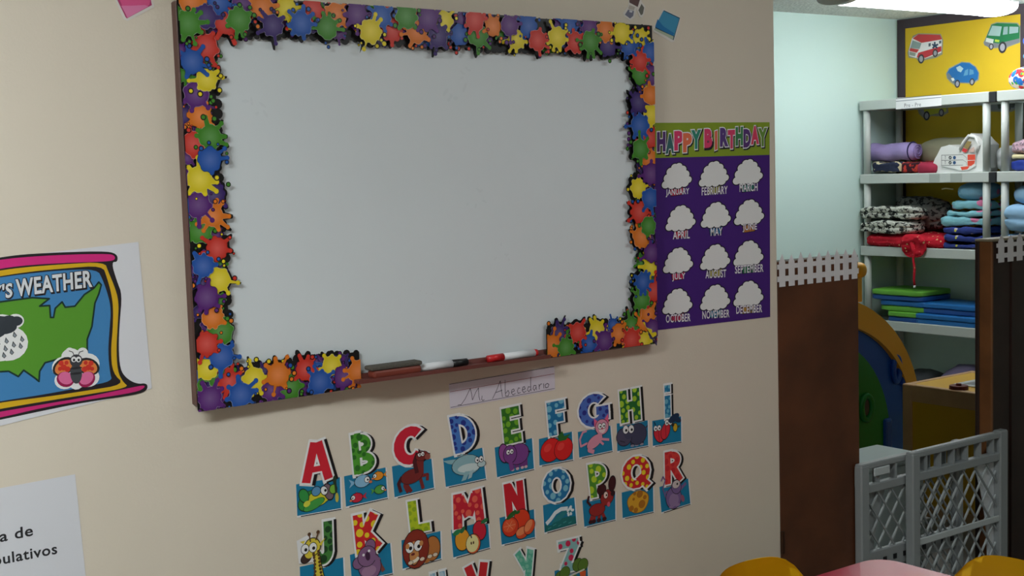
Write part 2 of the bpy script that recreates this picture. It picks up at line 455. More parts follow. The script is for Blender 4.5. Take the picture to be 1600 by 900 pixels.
# ------------------------------------------------------------------ whiteboard
wb_white = mat('whiteboard_enamel', (228, 235, 239), 0.28, spec=0.5, var=0.012, vscale=3)
wb_frame = mat('brown_board_frame', (88, 56, 50), 0.4, var=0.1, vscale=8)
tray_wood = mat('reddish_brown_tray', (112, 62, 56), 0.4, var=0.1, vscale=8)
def whiteboard():
    x0, x1, z0, z1 = -.012, 1.18, 1.089, 1.858
    t = thing('whiteboard', 'large whiteboard in a brown frame with a colourful paint splat border', 'whiteboard', (.58, 0, 1.47))
    og = t.location; fw = .022
    obj('writing_surface', box((x0 + fw, -.02, z0 + fw), (x1 - fw, -.002, z1 - fw)), wb_white, t, origin=og)
    for lo, hi in (((x0, -.0255, z0), (x0 + fw, 0, z1)), ((x1 - fw, -.0255, z0), (x1, 0, z1)), ((x0 + fw, -.0255, z0), (x1 - fw, 0, z0 + fw)), ((x0 + fw, -.0255, z1 - fw), (x1 - fw, 0, z1))):
        obj('frame_rail', box(lo, hi, .003), wb_frame, t, origin=og)
    # tray: shelf, lip and a groove, between the two bottom border strips
    xa, xb = PY(556, 600, -.04).x, PY(861, 556, -.058).x
    zk, zf, yf = PY(700, 566, -.027).z, PY(700, 581.5, -.058).z, -.058
    zt = zf + .004
    pr = [(-.026, zk), (-.029, zk), (-.031, zt + .003), (yf + .006, zt), (yf + .003, zt + .004), (yf, zt + .004), (yf, zf), (-.026, zf - .001)]
    obj('marker_tray', prism(pr, 'x', xa, xb), tray_wood, t, origin=og)
    a = Art(O=(0, -.0205, 0), step=1e-5)
    # faint smears of old marker on the writing surface
    for px, py, r in ((400, 165, .012), (712, 150, .016), (735, 120, .01), (665, 466, .005), (790, 395, .008), (738, 310, .01)):
        rr = random.Random(px)
        for k in range(5):
            q = W(px + rr.uniform(-18, 18), py + rr.uniform(-14, 14), -.02)
            a.ell(*q, r * rr.uniform(.3, .8), r * .25, rr.uniform(0, 3), col=(224, 231, 235), n=10)
    tag(a.build('marker_smear', PAPER, t, og), kind='stuff')
    return zt
TRAY_Z = whiteboard()

COL = {'o': (240, 130, 35), 'y': (245, 222, 40), 'r': (222, 58, 44), 'p': (98, 40, 128), 'b': (34, 92, 182), 'g': (72, 146, 42), 'd': (66, 42, 118)}
def star(cx, cy, core, seed):
    rr = random.Random(seed); n = rr.randint(7, 10); arms = []
    for k in range(n):
        l = rr.choice((.12, .2, .3, .42, .55, .8)) * rr.uniform(.8, 1.2); arms.append((2 * PI * (k + rr.uniform(-.3, .3)) / n, rr.uniform(.2, .3) - .16 * min(l, .8), l))
    pts = []; N = 72
    for i in range(N):
        t = 2 * PI * i / N; r = 1 + .07 * math.sin(3 * t + seed) + .04 * math.sin(7 * t + seed * 2)
        for a0, w, l in arms:
            d = abs((t - a0 + PI) % (2 * PI) - PI); r = max(r, 1 + l * math.exp(-(d / w) ** 4))
        pts.append((cx + core * r * math.cos(t), cy + core * r * math.sin(t)))
    return pts, arms
def border_trim(outer, inner, ends, splats, label, core=.0225, n0=0.0, seed=1):
    """one strip of die-cut border: outer/inner edge polylines and end cuts in pixels of the board, splats = (colour, px, py)"""
    o_ = [B(*q) for q in outer]; i_ = [B(*q) for q in inner]
    hull = o_ + i_[::-1]
    cx = sum(p[0] for p in hull) / len(hull); cz = sum(p[1] for p in hull) / len(hull)
    # straight cuts: outer edge and both ends are clipped, the inner edge stays scalloped
    def hp(p, q):
        a, b = -(q[1] - p[1]), q[0] - p[0]; c = -(a * p[0] + b * p[1])
        if a * cx + b * cz + c < 0: a, b, c = -a, -b, -c
        return (a, b, c)
    clips = [hp(o_[0], o_[-1])]
    if isinstance(ends[0], tuple): clips.append(hp(B(*ends[0][0]), B(*ends[0][1])))
    elif ends[0]: clips.append(hp(o_[0], i_[0]))
    if isinstance(ends[1], tuple): clips.append(hp(B(*ends[1][0]), B(*ends[1][1])))
    elif ends[1]: clips.append(hp(o_[-1], i_[-1]))
    t = thing('border_trim', label, 'border', (cx, -.0262, cz), group='paint splat border strips round the whiteboard')
    a = Art(O=(0, -.0262 - n0, 0), step=2e-5)
    a.slab(hull, BLACK, 4e-4)
    k0 = lin(BLACK); rr = random.Random(seed)
    def disc(q, r, c, ce=None, n=12, up=True):
        if not up: a.n -= a.step - 1e-6
        a.fan(q, [(q[0] + r * math.cos(2 * PI * k / n), q[1] + r * math.sin(2 * PI * k / n)) for k in range(n)], c, ce or c, clips)
    # black scallops along the inner edge: a halo round every splat and a row of small bumps
    for idx, (c, px, py) in enumerate(splats):
        p = B(px, py); pts, arms = star(*p, core, seed * 100 + idx)
        big = []
        for q in pts:
            d = math.dist(p, q); f = (d + .0058) / d; big.append((p[0] + (q[0] - p[0]) * f, p[1] + (q[1] - p[1]) * f))
        a.n -= a.step - 1e-6; a.fan(p, big, k0, k0, clips)
    for s0, s1 in zip(i_, i_[1:]):
        L = math.dist(s0, s1); m = max(1, int(L / .017))
        for k in range(m):
            f = (k + rr.uniform(.2, .8)) / m; q = (s0[0] + (s1[0] - s0[0]) * f + rr.uniform(-.003, .003), s0[1] + (s1[1] - s0[1]) * f + rr.uniform(-.003, .003))
            disc(q, rr.uniform(.006, .0105), k0, up=False)
    a.up(2)
    keys = 'oyrpbg'
    def splat(c, p, core_, sd):
        pts, arms = star(*p, core_, sd)
        col = lin(COL[c]); lt = tuple(v + (1 - v) * .08 for v in col); dk = tuple(v * .82 for v in col)
        ol = tuple(min(1, v * .6 + .2) for v in col) if sd % 3 else tuple(v * .35 for v in col)
        out = [(p[0] + (q[0] - p[0]) * 1.05, p[1] + (q[1] - p[1]) * 1.05) for q in pts]
        a.fan(p, out, ol, ol, clips); a.fan(p, pts, dk, dk, clips)
        for a0, w, l in arms:            # a round bead at the end of each arm
            if l > .3:
                disc((p[0] + core_ * (1 + l * .9) * math.cos(a0), p[1] + core_ * (1 + l * .9) * math.sin(a0)), core_ * .22, tuple(v * .95 for v in col), dk, up=False)
        a.up(); disc(p, core_ * .98, lt, dk, 24)
    def drops(c, p, rad, m):
        for _ in range(m):
            an = rr.uniform(0, 2 * PI); d = rad * rr.uniform(1.2, 1.75); r = rr.uniform(.0018, .0042)
            q = (p[0] + d * math.cos(an), p[1] + d * math.sin(an))
            disc(q, r * 1.5, k0, up=False); a.up(.2); cc = lin(COL[c]); disc(q, r, tuple(min(1, v * 1.1) for v in cc), tuple(v * .8 for v in cc), up=False); a.up(.2)
    order = list(range(len(splats))); rr.shuffle(order)
    # an under-layer of smaller, mostly dark splats fills the ground between the large ones
    for idx in order:
        c, px, py = splats[idx]; p = B(px, py)
        for _ in range(2):
            an = rr.uniform(0, 2 * PI); q = (p[0] + core * 1.25 * math.cos(an), p[1] + core * 1.25 * math.sin(an))
            if (i_[0][0] - o_[0][0]) * 0 == 0:
                # keep the fillers on the strip side of the inner edge
                hin = hp(i_[0], i_[-1])
                if hin[0] * q[0] + hin[1] * q[1] + hin[2] > .008 * math.hypot(hin[0], hin[1]): splat(rr.choice('pdbgdp'), q, core * rr.uniform(.5, .7), seed * 1000 + idx * 7 + _)
    for idx in order: drops(rr.choice(keys), B(*splats[idx][1:]), core, 4)
    for idx in order:
        c, px, py = splats[idx]; splat(c, B(px, py), core * rr.uniform(.86, 1.04), seed * 100 + idx); drops(c, B(px, py), core, 4)
    a.build('splat_print', GLOSSY, t, t.location)
TOP = [('o',294,5),('d',317,27),('b',337,4),('g',290,38),('p',375,7),('r',350,35),('g',369,32),('o',407,14),('y',445,15),('d',422,41),('b',466,38),('r',486,16),('g',507,44),('o',522,24),('p',554,24),('y',574,50),('b',591,27),('r',609,47),('g',630,27),
       ('o',647,50),('p',664,30),('y',690,33),('d',680,57),('b',715,55),('r',737,33),('g',743,57),('o',766,42),('p',791,41),('y',803,62),('b',822,42),('r',835,64),('y',866,59),('b',886,42),('r',895,67),('g',917,66),('d',945,72),('p',917,45),('o',941,49),('y',966,52),('b',978,72)]
RIGHT = [('y',998,61),('b',1012,83),('r',996,96),('g',997,116),('p',1014,118),('o',1012,149),('d',994,160),('y',1014,179),('b',996,196),('r',1012,215),('g',997,233),('o',1011,247),('p',1014,272),('y',995,294),('b',1012,310),('r',997,331),('g',1010,353),('o',1000,370),
         ('p',1014,395),('y',1014,417),('b',1001,440),('r',1018,454),('g',999,467),('o',1010,490),('p',1016,513),('y',1004,528)]
LEFT = [('r',319,74),('b',297,97),('y',320,125),('p',304,148),('o',311,182),('g',326,214),('r',300,225),('b',325,250),('y',309,280),('p',307,320),('d',331,304),('o',330,337),('g',311,360),('r',337,388),('b',315,415),('y',340,437),('p',320,464),('o',330,495),('g',343,518),('r',320,537),('b',343,557),('y',322,575)]
BOTL = [('g',340,584),('p',326,622),('r',357,596),('b',374,616),('y',395,592),('o',432,585),('p',422,609),('g',450,603),('r',475,577),('b',497,596),('y',516,572),('p',535,588),('o',557,580)]
BOTR = [('d',871,522),('o',860,540),('g',881,543),('r',900,519),('b',918,537),('y',930,516),('p',942,532),('o',964,521),('g',984,508),('r',984,530),('o',1005,500),('y',1003,532)]
border_trim([(276, -12), (445, 1), (640, 16), (1018, 40)], [(290, 56), (460, 56), (640, 70), (1012, 88)], (((275, -12), (279, 80)), ((1018, 40), (1020, 120))), TOP, 'paint splat border strip along the top of the whiteboard', n0=0, seed=1)
border_trim([(275, 6), (290, 260), (300, 450), (308, 604)], [(331, 20), (342, 255), (353, 440), (362, 580)], (False, False), LEFT, 'paint splat border strip down the left side of the whiteboard', n0=.0012, seed=2)
border_trim([(1018, 40), (1020, 200), (1023, 370), (1025, 540)], [(990, 50), (991, 200), (995, 370), (999, 500)], (False, True), RIGHT, 'paint splat border strip down the right side of the whiteboard', n0=.0012, seed=3, core=.024)
border_trim([(309, 643), (390, 631), (480, 618), (562, 605)], [(330, 580), (410, 570), (480, 560), (560, 549)], (((308, 643), (303, 560)), True), BOTL, 'paint splat border strip at the bottom left of the whiteboard', n0=.0024, seed=4)
border_trim([(853, 559), (910, 551), (960, 544), (1023, 536)], [(852, 514), (910, 510), (960, 502), (1012, 492)], (True, True), BOTR, 'paint splat border strip at the bottom right of the whiteboard', n0=.0024, seed=5)

def marker(pxa, pxb, y, name, label, cap_at_left, body, capc):
    """dry-wipe marker lying in the tray, from pixel column pxa to pxb"""
    xa, xb = PY(pxa, 560, y).x, PY(pxb, 560, y).x; z = TRAY_Z + .0105
    t = thing(name, label, 'marker', ((xa + xb) / 2, y, z)); og = t.location; L = xb - xa
    s = -1 if cap_at_left else 1
    e0 = xa if cap_at_left else xb; far = xb if cap_at_left else xa
    obj('cap', cyl((e0, y, z), (e0 - s * L * .3, y, z), .0078, .0086, 16), capc, t, True, origin=og)
    bm = cyl((e0 - s * L * .27, y, z), (far + s * L * .05, y, z), .0082, .0082, 16)
    obj('barrel', bm, body, t, True, origin=og)
    obj('end_plug', cyl((far + s * L * .06, y, z), (far, y, z), .0084, .0075, 16), capc, t, True, origin=og)
wp = mat('white_marker_barrel', (235, 238, 242), .35)
marker(649, 729, -.043, 'marker', 'white dry-wipe marker with a black cap lying in the whiteboard tray', False, wp, BLKM)
marker(762, 839, -.043, 'marker', 'white dry-wipe marker with a red cap lying in the whiteboard tray', True, wp, mat('red_plastic', (205, 35, 40), .35))
def eraser():
    xa, xb = PY(574, 580, -.045).x, PY(654, 580, -.045).x; z0 = TRAY_Z + .003
    t = thing('whiteboard_eraser', 'whiteboard eraser with a red brown back and grey felt in the tray', 'eraser', ((xa + xb) / 2, -.045, z0)); og = t.location
    obj('back', box((xa + .006, -.06, z0), (xb, -.032, z0 + .017), .006, 2), mat('red_brown_eraser_back', (128, 58, 44), .5), t, origin=og)
    obj('felt', box((xa, -.062, z0 + .0165), (xb + .001, -.03, z0 + .026), .004, 2), mat('grey_felt', (92, 88, 80), .95, bump=.6, bscale=300), t, origin=og)
eraser()

# ------------------------------------------------------------------ birthday poster
def birthday_poster():
    bl, br, tr, tl = W(1025, 516), W(1203, 495), W(1202, 191), W(1019, 192)
    t = thing('birthday_poster', 'purple birthday chart of twelve cupcakes under a green banner', 'poster', ((bl[0] + br[0]) / 2, 0, (bl[1] + tl[1]) / 2)); og = t.location
    a = Art(n0=.0006); a.slab([bl, br, tr, tl], (72, 30, 124), 4e-4)
    g0, g1 = W(1021, 247), W(1202, 242)
    a.poly([g0, g1, tr, tl], (140, 164, 42)); 
    a.build('chart', PAPER, t, og)
    a = Art(n0=.0011)
    wc = [(98, 50, 130), (110, 165, 60), (226, 70, 130), (240, 130, 80), (70, 150, 130)]
    cols = [(88, 52, 120), (60, 110, 110), (224, 60, 110), (238, 120, 84), (50, 140, 120)]
    bcol = [(224, 66, 110), (236, 110, 80), (90, 60, 130), (224, 66, 110), (60, 130, 80), (88, 52, 120), (224, 66, 100), (110, 150, 60)]
    def letters(word, px0, px1, yb0, yb1, yt0, yt1, cs):
        n = len(word)
        for k, ch in enumerate(word):
            f0, f1 = (k + .1) / n, (k + .9) / n
            dy = (2 if k % 2 else -2)
            x0, x1 = px0 + (px1 - px0) * f0, px0 + (px1 - px0) * f1
            yb = yb0 + (yb1 - yb0) * f0 + dy; yt = yt0 + (yt1 - yt0) * f0 + dy
            dyx = (yb1 - yb0) * (f1 - f0)
            b0, b1, t0 = W(x0, yb), W(x1, yb + dyx), W(x0, yt)
            if ch == 'I': b0, b1, t0 = W(x0 + 4, yb), W(x1 - 4, yb + dyx), W(x0 + 4, yt)
            a.text(ch, b0, b1, t0, (30, 24, 40), .125, (.13, -.07)); a.text(ch, b0, b1, t0, (238, 238, 240), .11); a.text(ch, b0, b1, t0, cs[k % len(cs)], .066)
    letters('HAPPY', 1026, 1094, 237, 232, 211, 207, cols); letters('BIRTHDAY', 1100, 1197, 231, 224, 206, 200, bcol)
    a.build('title_print', PAPER, t, og)
    months = ['JANUARY', 'FEBRUARY', 'MARCH', 'APRIL', 'MAY', 'JUNE', 'JULY', 'AUGUST', 'SEPTEMBER', 'OCTOBER', 'NOVEMBER', 'DECEMBER']
    ctr = [(1057, 274), (1115, 271), (1168, 268), (1063, 340), (1118, 335), (1170, 331), (1059, 406), (1117, 401), (1169, 395), (1058, 470), (1117, 464), (1169, 458)]
    cup = [(200, 40, 80), (150, 150, 50), (50, 130, 120), (200, 40, 60), (20, 110, 170), (200, 130, 60), (210, 30, 90), (170, 160, 60), (50, 130, 90), (180, 40, 80), (20, 130, 170), (190, 140, 60)]
    nw = [18, 20, 14, 13, 9, 11, 10, 16, 22, 19, 21, 20]
    for k, (m, (px, py)) in enumerate(zip(months, ctr)):
        a = Art(n0=.0011)
        o = W(px, py); R_ = W(px + 22, py - 3); D = W(px, py - 22)
        a.quad(o, R_, D); a.asp = 1.0
        puffs = [(-.78, -.55, .27), (-.35, -.62, .3), (.12, -.66, .3), (.55, -.6, .3), (.82, -.42, .24), (-.62, -.12, .3), (.6, -.02, .3), (-.42, .3, .3), (.4, .36, .28), (-.14, .58, .26), (.14, .6, .26), (0, 0, .62), (-.2, -.3, .5), (.25, -.28, .5)]
        pw = cup[k]
        a.poly([(-.52, -.7), (.52, -.7), (.42, -1.45), (-.42, -1.45)], BLACK)
        a.poly([(-.48, -.7), (.48, -.7), (.38, -1.41), (-.38, -1.41)], pw)
        for q in range(-2, 3): a.poly([(q * .2 - .02, -.7), (q * .2 + .03, -.7), (q * .16 + .02, -1.41), (q * .16 - .02, -1.41)], tuple(int(v * .75) for v in pw), q == -2)
        for (x, y, r) in puffs: a.ell(x, y, r + .07, col=BLACK, n=14, lift=False); a.n += 1e-6
        a.up(2)
        for (x, y, r) in puffs: a.ell(x, y, r, col=WHITE, n=14, lift=False); a.n += 1e-6
        a.up(2)
        w = nw[k]; yy = py + 31 - (2 if k % 3 == 2 else 0)
        b0, b1, t0 = W(px - w + 1, yy + 2 + w * .06), W(px + w + 1, yy + 2 - w * .07), W(px - w + 1, yy - 10 + w * .06)
        for ch_off, cc in ((.05, (40, 20, 70)), (.018, (240, 236, 244))):
            a.text(m, b0, b1, t0, cc, ch_off)
        a.build('cupcake_print', PAPER, t, og)
birthday_poster()

# ------------------------------------------------------------------ weather poster (runs on past the left of the frame)
def chaikin(p, it=2):
    for _ in range(it):
        p = [q for i in range(len(p)) for q in ((p[i][0] * .75 + p[(i + 1) % len(p)][0] * .25, p[i][1] * .75 + p[(i + 1) % len(p)][1] * .25), (p[i][0] * .25 + p[(i + 1) % len(p)][0] * .75, p[i][1] * .25 + p[(i + 1) % len(p)][1] * .75))]
    return p
def weather_poster():
    t = thing('weather_poster', 'white weather poster with a green map on a blue scroll at the left', 'poster', (-.25, 0, 1.26)); og = t.location
    a = Art(n0=.0004)
    tr, br = W(216, 378), W(237, 607); tl = W(-140, 420); bl = W(-128, 697)
    a.slab([bl, br, tr, tl], (224, 224, 230), 5e-4)
    a.build('sheet', PAPER, t, og)
    a = Art(n0=.0010)
    def w(l): return [W(x / 3.0, 370 + y / 3.0) for x, y in l]      # points read off a threefold enlargement
    K = (34, 28, 34)
    # black scroll outline, gold band, blue field
    a.poly(chaikin(w([(-420, 170), (0, 95), (150, 78), (480, 66), (548, 78), (552, 118), (520, 118), (548, 210), (572, 270), (560, 400), (555, 520), (562, 620), (590, 662), (640, 690), (690, 685), (690, 720), (640, 740), (400, 775), (200, 815), (0, 858), (-420, 940)])), K)
    a.poly(chaikin(w([(-420, 178), (0, 106), (150, 92), (350, 82), (500, 80), (535, 85), (540, 108), (500, 116), (300, 122), (100, 135), (0, 150), (-420, 215)])), (214, 40, 128))
    a.poly(chaikin(w([(-420, 232), (0, 157), (120, 142), (300, 128), (490, 118), (505, 160), (535, 230), (556, 300), (552, 400), (544, 520), (550, 630), (575, 680), (606, 706), (400, 740), (200, 772), (0, 806), (-420, 885)])), (216, 172, 28))
    a.poly(chaikin(w([(-420, 258), (0, 184), (150, 162), (300, 148), (480, 134), (500, 190), (520, 260), (530, 330), (528, 430), (518, 540), (528, 640), (585, 692), (400, 722), (200, 752), (0, 776), (-420, 850)])), K)
    a.poly(chaikin(w([(-420, 262), (0, 189), (150, 170), (300, 156), (455, 152), (480, 200), (505, 270), (520, 340), (512, 440), (505, 540), (515, 640), (526, 676), (400, 702), (200, 740), (0, 770), (-420, 845)])), (66, 132, 188))
    a.poly(chaikin(w([(-420, 890), (0, 820), (200, 785), (400, 752), (620, 705), (675, 695), (678, 706), (640, 728), (400, 765), (200, 800), (0, 848), (-420, 928)])), (206, 40, 120))
    land = [(-420, 360), (0, 305), (150, 285), (230, 290), (185, 325), (232, 322), (236, 378), (250, 378), (258, 335), (290, 305), (305, 330), (350, 325), (395, 270), (440, 240), (462, 212), (474, 225), (462, 268), (444, 310), (430, 420), (408, 480), (408, 560), (300, 565), (210, 590), (185, 630), (182, 678), (160, 660), (110, 625), (85, 655), (40, 630), (0, 632), (-420, 690)]
    a.poly(w(land), (88, 152, 44)); a.line(w(land), .0032, (18, 50, 44), True)
    a.build('map_print', PAPER, t, og)
    # the cut-outs stuck on the map
    a = Art(n0=.0016)
    def e(x, y, r, ry=None, col=(0, 0, 0), rot=0.0):
        q = w([(x, y)])[0]; s_ = .00043; a.asp = 1.0; a.ell(q[0], q[1], r * s_, (ry or r) * s_, rot, col)
    wt = (236, 236, 236)
    for (x, y, r, ry) in ((330, 560, 40, 34), (300, 610, 52, 46), (405, 600, 56, 50), (305, 670, 46, 40), (415, 660, 46, 40), (355, 640, 44, 70), (385, 545, 24, 24), (325, 545, 20, 24)): e(x, y, r, ry, wt)
    for sx, rot in ((-1, .5), (1, -.5)):
        e(355 + sx * 58, 608, 50, 36, (40, 38, 40), rot); e(355 + sx * 58, 610, 40, 28, (226, 130, 66), rot)
        for dx, dy, r in ((45, 590, 9), (70, 592, 11), (58, 612, 13), (40, 620, 12), (75, 618, 9)): e(355 + sx * dx, dy, r, r, (206, 50, 38))
        e(355 + sx * 50, 668, 38, 32, (160, 24, 80), -rot); e(355 + sx * 48, 662, 32, 26, (226, 110, 160), -rot)
        a.line(w([(355 + sx * 8, 560), (355 + sx * 16, 540), (355 + sx * 34, 534)]), .0014, (40, 38, 42))
    e(355, 640, 25, 44, (70, 72, 76)); e(355, 640, 25, 5, (40, 40, 44)); e(355, 615, 26, 5, (40, 40, 44)); e(355, 580, 27, 27, (60, 60, 66))
    for sx in (-11, 11): e(355 + sx, 574, 11, 12, wt); e(355 + sx + 1, 577, 5, 6, (30, 30, 32))
    a.build('butterfly_cutout', PAPER, t, og)
    a = Art(n0=.0016)
    for (x, y, r, ry) in ((0, 420, 70, 50), (70, 395, 36, 30), (-40, 430, 60, 50), (40, 500, 78, 72), (0, 525, 70, 52)): e(x, y, r, ry, wt)
    for (x, y, r, ry) in ((-10, 410, 60, 34), (40, 402, 36, 30), (75, 395, 26, 20), (-40, 440, 60, 36), (20, 425, 50, 28)): e(x, y, r, ry, (50, 56, 64))
    for x, y in ((68, 460), (103, 480), (30, 488), (64, 506), (96, 512), (25, 524), (54, 540), (18, 556), (-10, 500)):
        q = w([(x, y)])[0]; s_ = .00043
        a.poly([(q[0] - 9 * s_, q[1] - 3 * s_), (q[0], q[1] - 12 * s_), (q[0] + 9 * s_, q[1] - 3 * s_), (q[0] - 3 * s_, q[1] + 16 * s_)], (40, 44, 48))
        a.poly([(q[0] - 6 * s_, q[1] - 3 * s_), (q[0], q[1] - 9 * s_), (q[0] + 6 * s_, q[1] - 3 * s_), (q[0] - 2 * s_, q[1] + 9 * s_)], (140, 148, 156))
    a.build('rain_cloud_cutout', PAPER, t, og)
    a = Art(n0=.0014)
    for word, box_ in (("TODAY'S", ((-265, 352), (55, 280), (-265, 285))), ('WEATHER', ((78, 278), (428, 232), (74, 202)))):
        b0, b1, t0 = w(box_)
        for off, cc, sh in ((.075, (34, 30, 36), (.012, -.06)), (.062, (34, 30, 36), (0, 0)), (.03, (222, 224, 228), (0, 0))): a.text(word, b0, b1, t0, cc, off, sh)
    a.build('title_print', PAPER, t, og)
weather_poster()

def paper_sheet():
    t = thing('paper_sign', 'white paper sign with two lines of black Spanish text at bottom left', 'sign', (-.36, 0, .86)); og = t.location
    a = Art(n0=.0004)
    tr, br = W(117, 741), W(140, 960); tl = W(-125, 786); bl = W(-112, 1010)
    a.slab([bl, br, tr, tl], (222, 223, 230), 4e-4); a.build('sheet', PAPER, t, og)
    a = Art(n0=.0009)
    for word, b0, b1, t0 in (('Area de', W(-50, 857), W(51, 836.5), W(-51, 840)), ('Manipulativos', W(-64, 900), W(89.5, 870), W(-66, 878))):
        a.text(word, b0, b1, t0, (36, 36, 40), .018)
    a.build('lettering', PAPER, t, og)
paper_sheet()

def title_strip():
    t = thing('title_strip', 'ruled white strip with the handwritten title above the alphabet cards', 'sign', (.66, 0, 1.04)); og = t.location
    a = Art(n0=.0004)
    bl, br, tr, tl = W(703, 639), W(867, 609), W(866, 572), W(701, 600)
    a.slab([bl, br, tr, tl], (222, 214, 226), 4e-4); a.build('sheet', PAPER, t, og)
    a = Art(n0=.0009); a.quad4(bl, br, tr, tl)
    for v, c, w in ((.985, (40, 40, 50), .0035), (.68, (150, 60, 70), .0035), (.06, (60, 50, 60), .0035)):
        a.line([(0.005, v), (.995, v)], w, c)
    def px(l): return [((x - 235) / 632, 0) for x, y in l]
    # handwriting, read off as pen strokes: x across the strip, y in strip heights
    ink = (50, 46, 66)
    S_ = [[(.07, .1), (.1, .09), (.14, .3), (.19, .68), (.2, .45), (.205, .2), (.24, .5), (.265, .64), (.265, .3), (.275, .12)],
          [(.295, .3), (.29, .15), (.3, .1), (.315, .13)],
          [(.39, .1), (.43, .4), (.47, .78)], [(.47, .78), (.475, .45), (.485, .1)], [(.425, .33), (.485, .38)],
          [(.515, .78), (.512, .4), (.515, .1)], [(.515, .22), (.54, .33), (.55, .22), (.54, .1), (.518, .11)],
          [(.57, .22), (.6, .26), (.595, .35), (.578, .33), (.57, .2), (.585, .11), (.61, .15)],
          [(.655, .33), (.64, .36), (.628, .24), (.635, .13), (.66, .15)],
          [(.675, .24), (.705, .27), (.698, .37), (.682, .35), (.674, .22), (.69, .12), (.715, .17)],
          [(.755, .3), (.735, .33), (.725, .2), (.74, .12), (.757, .22)], [(.762, .72), (.758, .4), (.762, .13)],
          [(.81, .33), (.79, .34), (.78, .22), (.793, .13), (.81, .25)], [(.81, .33), (.815, .13)],
          [(.84, .36), (.842, .14)], [(.842, .26), (.855, .35), (.87, .35)], [(.885, .36), (.887, .15)],
          [(.92, .33), (.9, .28), (.905, .16), (.93, .17), (.938, .28), (.92, .34)]]
    for s_ in S_: a.line(s_, .0045, ink)
    a.build('handwriting', PAPER, t, og)
title_strip()

# ------------------------------------------------------------------ alphabet cards
def arc(cx, cy, rx, ry, a0, a1, w, n=14):
    out = []
    for k in range(n):
        t0, t1 = math.radians(a0 + (a1 - a0) * k / n), math.radians(a0 + (a1 - a0) * (k + 1) / n)
        out.append([(cx + (rx - w / 2) * math.cos(t0), cy + (ry - w / 2) * math.sin(t0)), (cx + (rx + w / 2) * math.cos(t0), cy + (ry + w / 2) * math.sin(t0)),
                    (cx + (rx + w / 2) * math.cos(t1), cy + (ry + w / 2) * math.sin(t1)), (cx + (rx - w / 2) * math.cos(t1), cy + (ry - w / 2) * math.sin(t1))])
    return out
def bar(x0, y0, x1, y1, w, ext=0.0):
    d = math.hypot(x1 - x0, y1 - y0); tx, ty = (x1 - x0) / d, (y1 - y0) / d
    x0 -= tx * ext; y0 -= ty * ext; x1 += tx * ext; y1 += ty * ext; ox, oy = -ty * w / 2, tx * w / 2
    return [[(x0 + ox, y0 + oy), (x0 - ox, y0 - oy), (x1 - ox, y1 - oy), (x1 + ox, y1 + oy)]]
